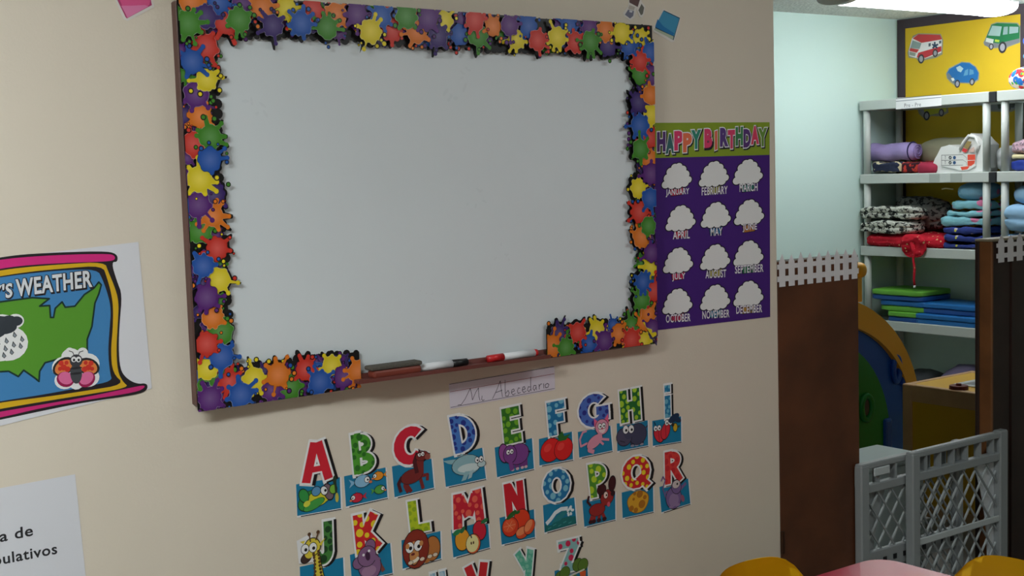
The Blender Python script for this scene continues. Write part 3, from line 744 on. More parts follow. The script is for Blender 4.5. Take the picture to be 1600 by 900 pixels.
def letter_polys(ch, e):
    """block letter, height 1, as convex pieces; e grows the strokes (for the outlines)"""
    w = {'A': .215, 'B': .2, 'P': .22, 'R': .21, 'D': .22}.get(ch, .25) + 2 * e; q = w - 2 * e; h = q / 2
    Bq = lambda x0, y0, x1, y1: bar(x0, y0, x1, y1, w, e)
    A_ = lambda cx, cy, rx, ry, a0, a1: arc(cx, cy, rx, ry, a0 - (math.degrees(e / max(rx, ry)) if abs(a1 - a0) < 359 else 0), a1 + (math.degrees(e / max(rx, ry)) if abs(a1 - a0) < 359 else 0), w)
    if ch == 'A': return .78, Bq(h + .0, 0, .36, 1) + Bq(.78 - h, 0, .44, 1) + bar(.22, .31, .56, .31, .15 + 2 * e)
    if ch == 'B': return .66, Bq(h, 0, h, 1) + A_(.26, .73, .19, .15, -90, 90) + A_(.27, .27, .25, .155, -90, 90) + bar(.1, 1 - h + .02, .28, 1 - h + .02, w) + bar(.1, .49, .28, .49, .18 + 2 * e) + bar(.1, h - .01, .28, h - .01, w)
    if ch == 'C': return .74, A_(.4, .5, .28, .375, 48, 322)
    if ch == 'D': return .66, Bq(h, 0, h, 1) + A_(.2, .5, .34, .375, -90, 90) + bar(.1, 1 - h, .22, 1 - h, w) + bar(.1, h, .22, h, w)
    if ch == 'E': return .58, Bq(h, 0, h, 1) + Bq(h, 1 - h, .58, 1 - h) + Bq(h, .5, .52, .5) + Bq(h, h, .58, h)
    if ch == 'F': return .56, Bq(h, 0, h, 1) + Bq(h, 1 - h, .56, 1 - h) + Bq(h, .5, .5, .5)
    if ch == 'G': return .8, A_(.42, .5, .3, .375, 48, 340) + Bq(.48, .47, .82, .47) + Bq(.7, .2, .7, .45)
    if ch == 'H': return .68, Bq(h, 0, h, 1) + Bq(.68 - h, 0, .68 - h, 1) + Bq(.1, .5, .6, .5)
    if ch == 'I': return .25, Bq(h, 0, h, .68) + Bq(h, .79, h, 1)
    if ch == 'J': return .58, Bq(.58 - h, .3, .58 - h, 1) + A_(.28, .32, .175, .195, 180, 360)
    if ch == 'K': return .72, Bq(h, 0, h, 1) + Bq(.28, .5, .58, .95) + Bq(.26, .52, .62, .06)
    if ch == 'L': return .58, Bq(h, 0, h, 1) + Bq(h, h, .58, h)
    if ch == 'M': return .86, Bq(h - .02, 0, h + .03, 1) + Bq(.86 - h + .02, 0, .86 - h - .03, 1) + Bq(.2, .9, .43, .3) + Bq(.66, .9, .43, .3)
    if ch == 'N': return .72, Bq(h, 0, h, 1) + Bq(.72 - h, 0, .72 - h, 1) + Bq(h + .04, .93, .68 - h, .07)
    if ch == 'O': return .8, A_(.4, .5, .28, .375, 0, 360)
    if ch == 'P': return .62, Bq(h, 0, h, 1) + A_(.25, .68, .235, .195, -90, 90) + bar(.1, 1 - h, .26, 1 - h, w) + bar(.1, .485, .26, .485, w)
    if ch == 'Q': return .82, A_(.4, .5, .28, .375, 0, 360) + bar(.46, .36, .76, .02, .2 + 2 * e, e)
    if ch == 'R': return .68, Bq(h, 0, h, 1) + A_(.25, .7, .22, .175, -90, 90) + bar(.1, 1 - h, .26, 1 - h, w) + bar(.1, .52, .26, .52, w) + Bq(.3, .5, .58, .04)
    if ch == 'U': return .7, Bq(h, .3, h, 1) + Bq(.7 - h, .3, .7 - h, 1) + A_(.35, .32, .225, .2, 180, 360)
    if ch == 'V': return .76, Bq(.12, 1, .38, .06) + Bq(.64, 1, .38, .06)
    if ch == 'Y': return .74, Bq(.12, 1, .37, .48) + Bq(.66, 1, .3, .0)
    if ch == 'Z': return .66, Bq(0, 1 - h, .62, 1 - h) + Bq(.54, .9, .12, .1) + Bq(.04, h, .66, h)
R_, G_, Bl, Tq = (212, 34, 52), (78, 158, 46), (64, 124, 196), (36, 140, 184)
PANEL = (20, 128, 170)
# letter: (box bl, br, tl), panel (bl, br, tr, tl), colour, dot colour, dot size, label words
CARDS = {
 'A': (((470.8, 756), (519.9, 746.7), (468, 695)), ((464.2, 806), (532.5, 793.9), (530.8, 745.4), (462.3, 756.7)), R_, None, 'plain red letter A above a yellow and green aeroplane'),
 'B': (((552.9, 742), (588.8, 735), (547, 680)), ((540.3, 791.6), (605.2, 776.9), (602, 730.3), (537.2, 744.2)), G_, ((42, 112, 34), .085), 'green dotted letter B above four small fish'),
 'C': (((616, 731), (664, 721), (613.9, 671)), ((616.2, 776.9), (677.9, 761.8), (673.8, 716.5), (612, 728.7)), (214, 34, 58), None, 'plain red letter C above a rearing brown horse'),
 'D': (((711, 709.4), (747, 701), (701, 652)), ((696.3, 760.7), (759, 747.5), (753.1, 699.3), (692.1, 716.4)), (72, 124, 200), ((36, 52, 140), .085), 'blue letter D with navy dots above a pale dolphin'),
 'E': (((787.8, 695.4), (815, 689), (782.3, 639.4)), ((776.4, 745.7), (834, 732), (830.9, 684.5), (772.5, 699.3)), (52, 120, 36), ((116, 178, 40), .1), 'green dotted letter E above a purple elephant'),
 'F': (((857.8, 682), (885, 676), (853.1, 629.6)), ((842.5, 727.3), (895, 717.5), (893.3, 674.2), (841.6, 686)), (28, 118, 170), ((120, 190, 214), .1), 'turquoise dotted letter F above two red strawberries'),
 'G': (((905, 671), (950, 663), (902.5, 619)), ((904.7, 715), (956.7, 703.7), (953.3, 665), (902.5, 675)), (76, 110, 190), ((44, 48, 138), .085), 'blue letter G with dark dots above a pink cat'),
 'H': (((970, 661.7), (1001, 655), (966.7, 611.7)), ((964.2, 705), (1012.5, 695.8), (1011.7, 656.7), (963.3, 661.7)), (36, 110, 48), ((166, 206, 48), .1), 'green letter H with lime dots above a grey hippo'),
 'I': (((1038.7, 653.3), (1047.5, 651.7), (1037.5, 602.5)), ((1019.7, 696.7), (1064.2, 689.2), (1063.8, 650.5), (1018.8, 657.5)), (32, 124, 170), ((110, 180, 204), .09), 'narrow turquoise letter I above cartoon insects'),
 'J': (((489, 884.8), (520.3, 878.5), (486.7, 818.4)), ((470, 934), (538, 920), (535.9, 870.8), (468, 885.6)), (66, 130, 58), ((26, 70, 34), .1), 'green letter J with a yellow giraffe in front'),
 'K': (((557, 866.9), (598, 857), (550.5, 805.9)), ((549.5, 909), (613.3, 895), (609.4, 848.1), (546.4, 866.9)), (216, 38, 44), ((240, 210, 40), .11), 'red letter K with yellow dots behind a koala'),
 'L': (((641.4, 834), (672, 828), (635.9, 784)), ((628.9, 888.7), (689, 872.3), (687.8, 829.7), (626.9, 844.2)), (186, 206, 36), ((150, 180, 36), .09), 'lime letter L above a brown lion'),
 'M': (((709.4, 828), (756, 816), (705.6, 774)), ((708, 871), (765, 855), (762, 813), (704.4, 828)), (206, 34, 54), ((236, 100, 80), .1), 'red letter M with orange dots above apples'),
 'N': (((791, 808), (821, 800), (786, 757)), ((783.6, 851), (835.6, 839), (834, 795.6), (780, 809)), (204, 30, 44), None, 'plain red letter N above cut oranges'),
 'O': (((849, 788), (891, 780), (847, 736)), ((850.6, 832), (900.4, 818), (897, 777), (848, 789.6)), (30, 118, 172), ((126, 192, 212), .1), 'round turquoise dotted letter O above a breaking wave'),
 'P': (((922.8, 778.6), (951, 772), (917.3, 726.5)), ((912.7, 823), (961.2, 811.3), (960.9, 768.5), (909.5, 781.8)), (84, 150, 50), ((186, 214, 46), .11), 'green letter P with lime dots above a red puppy'),
 'Q': (((972, 767), (1016, 759), (971.4, 716)), ((972.5, 809.4), (1020.7, 798.9), (1020, 757.6), (971, 769.6)), (210, 40, 46), ((240, 212, 40), .105), 'red letter Q with yellow dots above a round cheese'),
 'R': (((1038.6, 757.6), (1067, 751), (1037.9, 707)), ((1033.2, 800.4), (1078.3, 786.4), (1075, 747.5), (1030, 760.8)), (222, 62, 58), ((206, 40, 50), .11), 'red letter R behind a lilac rat'),
 'U': (((678, 958), (701, 952), (671, 897)), ((669, 990), (735, 975), (732, 932), (667, 946)), (150, 190, 214), ((190, 214, 226), .09), 'pale blue letter U just entering at the bottom edge'),
 'V': (((731, 942), (768, 932), (724.4, 886)), ((730, 984), (792, 968), (789, 928), (727, 942)), (206, 38, 46), None, 'plain red letter V cut off by the bottom edge'),
 'Y': (((812, 917), (840, 910), (803, 864)), ((806, 956), (862, 943), (859, 904), (803, 917)), (92, 182, 154), ((130, 200, 176), .08), 'mint green letter Y at the bottom edge'),
 'Z': (((876, 896), (909, 888), (871.4, 847)), ((868, 938), (920, 927), (917, 878), (866, 892)), (140, 190, 190), ((208, 40, 84), .1), 'grey letter Z with crimson dots above carrots'),
}
ROWS = {'top': 'ABCDEFGHI', 'middle': 'JKLMNOPQR', 'bottom': 'UVYZ'}
def eyes(a, u, v, r, dx=None):
    d = r * 1.05 if dx is None else dx
    for s_ in (-1, 1): a.ell(u + s_ * d, v, r, r * 1.15, col=(244, 244, 244), edge=.012); a.ell(u + s_ * d + r * .2, v - r * .3, r * .42, col=BLACK)
def picture(ch, a):
    e = a.ell; k = .015
    if ch == 'A':
        e(.25, .42, .24, .17, .6, (42, 140, 60), edge=k); e(.5, .47, .3, .17, .35, (214, 206, 46), edge=k); e(.16, .6, .1, .14, .4, (50, 150, 70), edge=k)
        e(.72, .6, .1, .17, .35, (120, 100, 110), edge=k); e(.83, .66, .08, .09, 0, (120, 180, 60), edge=k); a.line([(.88, .92), (.9, .4)], .05, (40, 60, 40)); e(.91, .37, .04, .1, 0, (200, 190, 80)); e(.87, .93, .04, .1, 0, (40, 60, 40))
        e(.38, .27, .25, .09, .35, (66, 160, 70), edge=k); e(.22, .33, .08, .06, .4, (214, 214, 70)); e(.44, .68, .1, .09, .4, (90, 150, 190), edge=k); e(.62, .66, .07, .09, .4, (240, 240, 240), edge=k); e(.65, .66, .03, col=BLACK)
    elif ch == 'B':
        def fish(u, v, s_, c, d):
            a.poly([(u - d * s_, v), (u - d * s_ * 2, v + s_ * .9), (u - d * s_ * 1.7, v), (u - d * s_ * 2, v - s_ * .9)], c); a.poly([(u - s_ * .4, v + s_ * .6), (u, v + s_ * 1.6), (u + s_ * .5, v + s_ * .6)], c)
            e(u, v, s_ * 1.15, s_ * .8, 0, c, edge=k); e(u + d * s_ * .7, v + .02, s_ * .36, col=(244, 244, 244), edge=.012); e(u + d * s_ * .8, v + .01, s_ * .14, col=BLACK); e(u + d * s_ * 1.2, v - s_ * .5, s_ * .25, s_ * .18, col=(220, 120, 80))
        fish(.42, .72, .16, (140, 190, 222), 1); fish(.8, .78, .11, (236, 150, 40), -1); fish(.26, .22, .12, (206, 40, 64), -1); fish(.82, .32, .11, (86, 164, 70), 1)
    elif ch == 'C':
        c = (124, 40, 38); d = (78, 24, 30)
        for x0, x1 in ((.3, .34), (.36, .42)): a.line([(x0, .5), (x0 - .03, .28), (x1, .05)], .08, c)
        a.line([(.66, .5), (.7, .2), (.72, .06)], .08, c); a.line([(.7, .5), (.86, .5), (.84, .3)], .07, c); a.line([(.22, .6), (.12, .4), (.16, .12)], .08, d)
        e(.46, .55, .27, .15, .12, c, edge=k); a.poly([(.56, .55), (.76, .55), (.8, 1.12), (.6, 1.0)], c); a.line([(.6, .62), (.56, 1.0), (.66, 1.28)], .1, d); e(.76, 1.16, .16, .1, .1, c, edge=k); e(.9, 1.1, .07, .07, 0, (150, 80, 70)); eyes(a, .74, 1.22, .04); a.poly([(.66, 1.25), (.7, 1.42), (.76, 1.26)], d)
    elif ch == 'D':
        c = (146, 188, 196)
        a.poly([(.1, .78), (-.02, .92), (.3, .86), (.3, .66)], c); a.poly([(.45, .75), (.42, 1.02), (.66, .8)], c); e(.55, .58, .36, .21, -.05, c, edge=k); e(.6, .47, .28, .09, -.05, (206, 222, 222)); e(.93, .5, .1, .06, 0, (190, 212, 214), edge=k)
        a.poly([(.5, .38), (.38, .08), (.5, .1), (.62, .36)], c); a.poly([(.62, .36), (.54, .1), (.64, .14), (.72, .38)], (170, 200, 206)); eyes(a, .88, .66, .05)
    elif ch == 'E':
        c = (124, 66, 140)
        for x in (.42, .55, .68, .78): a.line([(x, .5), (x - .01, .16)], .11, (112, 56, 128)); e(x, .13, .045, .03, col=(214, 180, 190))
        e(.6, .6, .28, .22, .1, c, edge=k); e(.22, .74, .12, .2, .1, (150, 76, 150), edge=k); e(.38, .66, .17, .19, 0, c, edge=k); a.line([(.36, .56), (.38, .3), (.4, .12)], .1, c); eyes(a, .38, .74, .045); a.line([(.86, .62), (.93, .58)], .03, (40, 30, 60))
    elif ch == 'F':
        for x, y, r in ((.33, .5, .3), (.72, .45, .28)): a.poly([(x - .18, y + .38), (x - .05, y + .3), (x + .02, y + .5), (x + .1, y + .28), (x + .22, y + .34), (x + .1, y + .2), (x - .1, y + .2)], (36, 96, 40)); e(x, y, r, r * .9, .5, (222, 34, 34), edge=k); e(x - .08, y + .1, r * .4, r * .3, .5, (236, 66, 60))
        a.poly([(.55, .95), (.7, 1.1), (.75, .9), (.95, .95), (.8, .75), (.6, .75)], (44, 110, 44))
    elif ch == 'G':
        c = (222, 150, 172); a.line([(.26, .5), (.06, .42), (.04, .7), (.14, .95), (.26, .98)], .05, c); e(.48, .5, .26, .13, .45, c, edge=k); a.line([(.32, .42), (.3, .2), (.44, .1)], .1, c); a.line([(.68, .55), (.92, .46)], .06, c); a.line([(.62, .5), (.74, .32)], .06, c)
        a.poly([(.5, 1.05), (.5, 1.42), (.66, 1.2)], (232, 100, 140)); a.poly([(.76, 1.2), (.95, 1.5), (.95, 1.1)], (232, 100, 140)); e(.73, 1.02, .2, .18, 0, c, edge=k); e(.73, .92, .1, .09, col=(240, 214, 214)); eyes(a, .73, 1.06, .055); e(.73, .95, .03, .02, col=(190, 60, 90)); a.line([(.64, .8), (.66, .6)], .12, c)
    elif ch == 'H':
        c = (66, 66, 92)
        for x in (.48, .62, .78): a.line([(x, .4), (x, .12)], .13, (54, 54, 78)); e(x, .1, .06, .03, col=(150, 150, 170))
        e(.66, .52, .28, .26, .1, c, edge=k); e(.22, .48, .24, .21, -.1, (78, 74, 100), edge=k); e(.36, .62, .16, .16, 0, c); eyes(a, .36, .74, .085); a.line([(.9, .7), (.98, .8)], .04, c); a.line([(.08, .36), (.24, .28)], .02, (40, 36, 50))
    elif ch == 'I':
        for u, v, rot in ((.2, .42, .5), (.44, .52, -.4)): e(u, v, .14, .22, rot, (214, 44, 60), edge=k); a.line([(u + .02, v - .3), (u, v + .2)], .015, (120, 20, 36))
        eyes(a, .16, .68, .06); eyes(a, .55, .84, .06); a.line([(.1, .8), (.06, .95)], .02, (30, 30, 60)); e(.74, .98, .2, .1, .4, (30, 52, 82)); e(.86, .9, .14, .07, -.4, (30, 52, 82)); e(.78, .6, .07, .1, 0, (214, 176, 40), edge=k); e(.7, .72, .05, .05, 0, (60, 50, 40)); e(.9, .62, .05, .03, .3, (60, 90, 70))
    elif ch == 'J':
        y = (226, 206, 66); br_ = (92, 62, 36)
        a.poly([(-.02, 1.1), (.4, 1.05), (.3, 2.0), (-.05, 1.85)], (236, 236, 238)); 
        a.poly([(.26, .0), (.62, .0), (.52, .75), (.44, 1.5), (.32, 1.5), (.32, .75)], BLACK); a.poly([(.28, .0), (.6, .0), (.5, .75), (.42, 1.5), (.34, 1.5), (.34, .75)], y)
        e(.62, .25, .14, .16, 0, y); a.line([(.66, .3), (.84, .28), (.82, .1)], .05, (40, 110, 150))
        e(.3, 1.55, .17, .18, .5, y, edge=.02); e(.15, 1.24, .12, .09, .5, (66, 46, 40), edge=.02); e(.22, 1.36, .1, .1, .5, y)
        a.poly([(.45, 1.6), (.6, 1.75), (.5, 1.52)], y); a.poly([(.1, 1.7), (.02, 1.8), (.14, 1.8)], y); a.line([(.26, 1.72), (.24, 1.95)], .03, br_); e(.24, 1.97, .04, col=br_); a.line([(.38, 1.74), (.44, 1.95)], .03, br_); e(.44, 1.98, .04, col=br_); eyes(a, .22, 1.53, .085, .09)
        rr = random.Random(4)
        for q in range(12):
            v = .06 + q * .115
            for s_ in (-.055, .05): e(.42 + s_ * (1.5 - .05 * q) + rr.uniform(-.01, .01) - .004 * q, v + (s_ > 0) * .05, .034, .032, rr.uniform(0, 3), br_, n=8)
    elif ch == 'K':
        c = (136, 98, 138); a.line([(.62, .75), (.72, .3), (.78, .14)], .09, (132, 70, 62)); e(.45, .42, .27, .3, .2, c, edge=k); e(.42, .25, .18, .12, .1, (166, 128, 160)); e(.18, .62, .13, .13, 0, c, edge=k); e(.5, 1.12, .12, .13, 0, c, edge=k); e(.4, .78, .22, .22, .4, c, edge=k); e(.42, .78, .06, .1, .1, (66, 36, 66)); e(.32, .86, .03, col=(240, 240, 240)); e(.46, .95, .03, col=(240, 240, 240)); a.line([(.56, .72), (.7, .52)], .1, c)
    elif ch == 'L':
        e(.77, .45, .2, .27, 0, (186, 116, 56), edge=k); e(.62, .3, .15, .2, 0, (186, 116, 56)); e(.35, .58, .33, .42, 0, (140, 46, 30), edge=k); e(.3, .36, .12, .2, 0, (206, 140, 80), edge=k); e(.3, .55, .1, .2, 0, (206, 140, 80)); eyes(a, .3, .68, .1); e(.14, .74, .05, .06, 0, (206, 140, 80)); e(.49, .74, .05, .06, 0, (206, 140, 80)); e(.27, .42, .05, .03, 0, (120, 40, 40)); e(.3, .2, .13, .06, .2, (240, 230, 210), edge=.01); e(.28, .28, .09, .04, .2, (206, 140, 80))
        for u in (.2, .5, .7, .84): e(u, .12 + u * .1, .06, .04, 0, (230, 214, 190), edge=.012)
    elif ch == 'M':
        e(.75, .72, .17, .22, .2, (206, 34, 56), edge=k); a.line([(.8, .94), (.84, 1.06)], .03, (60, 60, 40)); e(.9, 1.02, .1, .05, .3, (40, 120, 70)); e(.27, .55, .19, .24, 0, (232, 160, 44), edge=k); e(.14, .86, .11, .06, .3, (40, 130, 80)); e(.3, .9, .09, .05, .8, (40, 110, 70)); e(.55, .3, .19, .22, 0, (222, 96, 50), edge=k); e(.53, .32, .17, .2, 0, (236, 226, 160)); e(.5, .34, .02, .035, 0, (90, 60, 40)); e(.56, .34, .02, .035, 0, (90, 60, 40)); a.line([(.52, .52), (.5, .64)], .03, (50, 50, 60))
    elif ch == 'N':
        e(.62, .72, .24, .26, 0, (226, 62, 30), edge=k); e(.28, .58, .23, .23, 0, (214, 56, 30), edge=k); e(.26, .63, .19, .16, .1, (230, 90, 50)); 
        for q in range(6): a.line([(.26, .63), (.26 + .17 * math.cos(q * 1.05), .63 + .17 * math.sin(q * 1.05))], .012, (240, 150, 110))
        for (u, v, rot) in ((.62, .28, .3), (.84, .42, .9)): e(u, v, .19, .14, rot, (224, 80, 40), edge=k); e(u - .03, v + .05, .16, .09, rot, (238, 140, 90))
        e(.34, 1.0, .17, .06, .5, (40, 96, 40)); e(.52, 1.04, .07, .04, .2, (40, 96, 40))
    elif ch == 'O':
        a.poly([(.02, .02), (.98, .02), (.98, .3), (.7, .36), (.4, .34), (.2, .2), (.02, .28)], (26, 112, 112)); a.poly([(.2, .25), (.4, .5), (.6, .62), (.82, .6), (.9, .5), (.7, .48), (.5, .3)], (40, 130, 140)); a.line([(.06, .3), (.2, .42), (.36, .62), (.55, .7), (.76, .66)], .1, (226, 236, 240))
        rr = random.Random(3)
        for q in range(16): e(.78 + rr.uniform(-.08, .14), .56 + rr.uniform(-.16, .16), .035, col=(232, 240, 242), n=8)
        for q in range(5): a.line([(.1 + q * .16, .1 + (q % 2) * .07), (.2 + q * .16, .13 + (q % 2) * .07)], .02, (70, 160, 160))
    elif ch == 'P':
        c = (156, 42, 40); d = (66, 22, 28)
        a.line([(.24, .72), (.14, .9), (.2, 1.1)], .06, d)
        for x0, x1 in ((.28, .2), (.34, .3), (.5, .46), (.56, .64)): a.line([(x0, .4), (x1, .16)], .09, c); e(x1, .12, .07, .05, 0, (60, 24, 30))
        e(.42, .52, .24, .15, -.05, c, edge=k); e(.74, .88, .2, .18, .5, c, edge=k); e(.92, .98, .07, .07, 0, (50, 24, 30)); e(.58, 1.22, .13, .12, .2, d, edge=k); e(.9, 1.34, .1, .17, -.1, d, edge=k); e(.7, .98, .06, .08, 0, (240, 210, 200), edge=.012); e(.72, .97, .025, col=BLACK); e(.78, .62, .05, .06, 0, (220, 90, 110)); a.line([(.56, .6), (.66, .75)], .12, c)
    elif ch == 'Q':
        a.poly([(.5 + .35 * math.cos(t) * (1 + .06 * math.sin(3 * t)), .5 + .43 * math.sin(t)) for t in [2 * PI * q / 24 for q in range(24)]], (150, 100, 30)); a.poly([(.5 + .33 * math.cos(t) * (1 + .06 * math.sin(3 * t)), .5 + .41 * math.sin(t)) for t in [2 * PI * q / 24 for q in range(24)]], (222, 164, 44))
        for u, v, r in ((.56, .78, .1), (.28, .3, .08), (.62, .38, .11), (.36, .64, .04), (.42, .2, .07), (.72, .62, .06), (.4, .84, .05)): e(u, v, r, r * .9, .3, (178, 112, 30))
    elif ch == 'R':
        c = (124, 98, 150); a.line([(.18, .5), (.1, .9), (.2, 1.2), (.14, 1.36), (.06, 1.2)], .035, c); a.line([(.6, .6), (.9, .86)], .08, c); a.line([(.36, .6), (.18, .74)], .08, c); e(.44, .42, .26, .28, .1, c, edge=k); e(.44, .34, .17, .17, .1, (150, 124, 166)); e(.56, .82, .16, .18, .3, c, edge=k); e(.56, .92, .13, .1, .1, (214, 200, 200), edge=.012); e(.6, .92, .03, col=BLACK); e(.74, .3, .06, .1, .3, (150, 90, 120))
        for x in (.34, .56): e(x, .1, .08, .04, 0, (150, 124, 166))
    elif ch == 'Z':
        g = (92, 126, 46)
        for u, v in ((.15, .75), (.3, .85), (.7, 1.0), (.86, .95)): e(u, v, .16, .14, .6, g, edge=.012)
        for u in (.2, .84): a.poly([(u - .1, .75), (u + .1, .75), (u + .02, .1)], (226, 96, 50)); a.line([(u - .07, .6), (u + .04, .58)], .02, (180, 60, 40))
        e(.5, .55, .2, .14, 0, g); a.line([(.1, .62), (.9, .8)], .04, (220, 214, 200))
    elif ch == 'Y':
        e(.62, .92, .2, .08, .2, (60, 110, 80)); a.line([(.2, .3), (.8, .4)], .08, (230, 230, 230))
def alphabet_card(ch, row):
    (bl, br, tl), panel, col, dots, words = CARDS[ch]
    pw = [W(*q) for q in panel]
    t = thing('alphabet_card', 'card with ' + words + ', %s row' % row, 'card', (sum(p[0] for p in pw) / 4, 0, pw[0][1]), group='alphabet cards on the beige wall')
    og = t.location
    # picture panel: white card edge, black drop edge, blue field
    a = Art(n0=.0003)
    def grow(q, d, dx=0, dz=0):
        cx = sum(p[0] for p in q) / 4; cz = sum(p[1] for p in q) / 4
        return [(p[0] + math.copysign(d, p[0] - cx) + dx, p[1] + math.copysign(d, p[1] - cz) + dz) for p in q]
    a.slab(grow(pw, .0018, .0016, -.0022), WHITE, 4e-4)
    a.poly([(pw[0][0] + .008, pw[0][1] - .0036), (pw[1][0] + .001, pw[1][1] - .0036), (pw[1][0] + .001, pw[1][1] - .0016), (pw[0][0] + .008, pw[0][1] - .0016)], BLACK)
    a.poly(pw, PANEL)
    a.build('picture_panel', PAPER, t, og)
    a = Art(n0=.0012)
    wd, _ = letter_polys(ch, 0)
    P = [W(*q) for q in (bl, br, tl)]
    if ch in 'OQ' or True: a.quad(*P)
    M0 = a.M; a.M = lambda u, v: M0(u / wd, v)
    def draw(e, c, dx=0, dy=0, n=None):
        a.up(2)
        for q in letter_polys(ch, e)[1]:
            a.n += 1e-6; a.poly([(x + dx, y + dy) for x, y in q], c, False)
    draw(.075, WHITE, .03, -.01); draw(.045, BLACK, .085, -.03); draw(.05, WHITE); draw(0, col)
    if dots:
        dc, r = dots; rr = random.Random(ord(ch)); a.up(2)
        pcs = letter_polys(ch, 0)[1]; spots = []
        for _ in range(400):
            c = (rr.uniform(0, wd), rr.uniform(0, 1)); rad = r * rr.uniform(.6, 1.05)
            if all(math.dist(c, s_[0]) > (rad + s_[1]) * 1.15 for s_ in spots): spots.append((c, rad))
        asp = math.dist(P[0], P[1]) / wd / math.dist(P[0], P[2])
        for c, rad in spots:
            dcl = lin(dc)
            ring = [(c[0] + rad * math.cos(2 * PI * k / 14) / max(.75, min(1.3, asp)), c[1] + rad * math.sin(2 * PI * k / 14), dcl) for k in range(14)]
            for q in pcs:
                p = ring
                for h in half_planes(q):
                    p = clip_half(p, *h)
                    if len(p) < 3: break
                if len(p) >= 3: a.n += 5e-7; a.face([z[:2] for z in p], [z[2] for z in p])
    a.build('letter', PAPER, t, og)
    if ch not in 'UV':
        a = Art(n0=.0018, step=1e-5); a.quad4(*pw); picture(ch, a); a.build('picture', PAPER, t, og)
for row, chs in ROWS.items():
    for ch in chs: alphabet_card(ch, row)

# ------------------------------------------------------------------ cut-outs above the whiteboard
def sticker(name, label, outline, layers, cat='cutout', y0=.0005):
    pts = [W(*q) for q in outline]; cx = sum(p[0] for p in pts) / len(pts); cz = sum(p[1] for p in pts) / len(pts)
    t = thing(name, label, cat, (cx, 0, cz)); a = Art(n0=y0); a.slab(pts, (226, 220, 214), 4e-4); a.build('card', PAPER, t, t.location)
    a = Art(n0=y0 + .0005)
    for l, c in layers: a.poly([W(*q) for q in l], c)
    a.build('print', GLOSSY, t, t.location)
sticker('book_cutout', 'pink book paper cut-out at the top left above the whiteboard', [(168, -40), (178, -4), (193, 30), (199, 33), (241, 11), (238, -4), (226, -40)],
        [([(172, -38), (182, -2), (196, 27), (198, 29), (237, 8), (234, -8), (224, -38)], (180, 60, 110)), ([(184, -38), (186, -2), (198, 28), (233, 8), (235, 0), (222, -38)], (222, 88, 142)), ([(189, 9), (199, 28), (232, 10), (226, 8), (205, 9)], (226, 130, 176))])
sticker('book_cutout', 'blue book paper cut-out by the top right corner of the whiteboard', [(1036, 14), (1063, 27), (1061, 42), (1053, 65), (1049, 66), (1020, 49), (1021, 42)],
        [([(1037, 16), (1062, 28), (1052, 63), (1022, 46)], (36, 70, 90)), ([(1036, 17), (1061, 29), (1053, 56), (1023, 42)], (66, 150, 190)), ([(1027, 30), (1036, 41), (1053, 52), (1051, 56), (1023, 42)], (30, 116, 176)), ([(1023, 44), (1052, 57), (1051, 62), (1022, 47)], (178, 190, 166))])
sticker('child_cutout', 'paper cut-out of a child, brown shorts and grey shoes, above the border', [(980, -30), (982, 0), (981, 10), (973, 20), (975, 26), (985, 32), (991, 28), (994, 14), (999, 26), (1003, 28), (1006, 22), (1008, 10), (1002, 2), (1004, -30)],
        [([(982, -28), (983, 4), (996, 11), (1000, -2), (1002, -28)], (96, 66, 64)), ([(983, 8), (992, 11), (990, 16), (981, 14)], (190, 180, 170)), ([(981, 15), (990, 17), (989, 25), (984, 29), (976, 23)], (120, 120, 140)), ([(1002, 6), (1006, 12), (1004, 22), (1001, 24), (997, 16)], (110, 108, 100)), ([(983, 16), (988, 17), (987, 20), (983, 19)], (210, 210, 216))])

# ------------------------------------------------------------------ yellow bulletin board on the far side wall
def bulletin_board():
    ya, yb, z0, z1 = 2.392, 1.60, 1.03, 2.298
    t = thing('bulletin_board', 'yellow bulletin board with a dark border on the far wall behind the shelves', 'bulletin board', (5.26, 2.0, 1.66)); og = t.location
    obj('backing', box((5.245, yb, z0), (5.26, ya, z1)), mat('yellow_backing_paper', (212, 178, 26), .7, var=.03, vscale=3), t, origin=og)
    trim = mat('dark_border_paper', (62, 50, 58), .6)
    w = .052
    for lo, hi in (((5.241, ya - w, z0), (5.2452, ya, z1)), ((5.241, yb, z0), (5.2452, yb + .02, z1)), ((5.241, yb + .02, z1 - w), (5.2452, ya - w, z1)), ((5.241, yb + .02, z0), (5.2452, ya - w, z0 + w))):
        obj('border_strip', box(lo, hi), trim, t, origin=og)
bulletin_board()
def vehicle(name, label, outline, layers, wheels, x=5.2448):
    F = lambda p: (-PX(*p, x).y, PX(*p, x).z)
    kw = dict(O=(x, 0, 0), U=(0, -1, 0), V=(0, 0, 1), N=(-1, 0, 0), step=6e-5)
    o = [F(p) for p in outline]; cy = -sum(p[0] for p in o) / len(o); cz = sum(p[1] for p in o) / len(o)
    t = thing(name, label, 'cutout', (x, cy, cz), group='vehicle cut-outs on the yellow board')
    a = Art(n0=0, **kw); a.slab(o, (150, 150, 130), 6e-4); a.build('card', PAPER, t, t.location)
    a = Art(n0=.0008, **kw)
    for l, c in layers: a.poly([F(p) for p in l], c)
    for (px, py, r) in wheels:
        q = F((px, py)); s_ = .00345; a.asp = 1.0; a.ell(*q, r * s_, r * s_ * 1.25, 0, (50, 46, 52)); a.ell(*q, r * s_ * .6, r * s_ * .8, 0, (160, 160, 170))
    a.build('print', GLOSSY, t, t.location)
T_ = lambda l: [(1200 + x / 4, y / 4) for x, y in l]
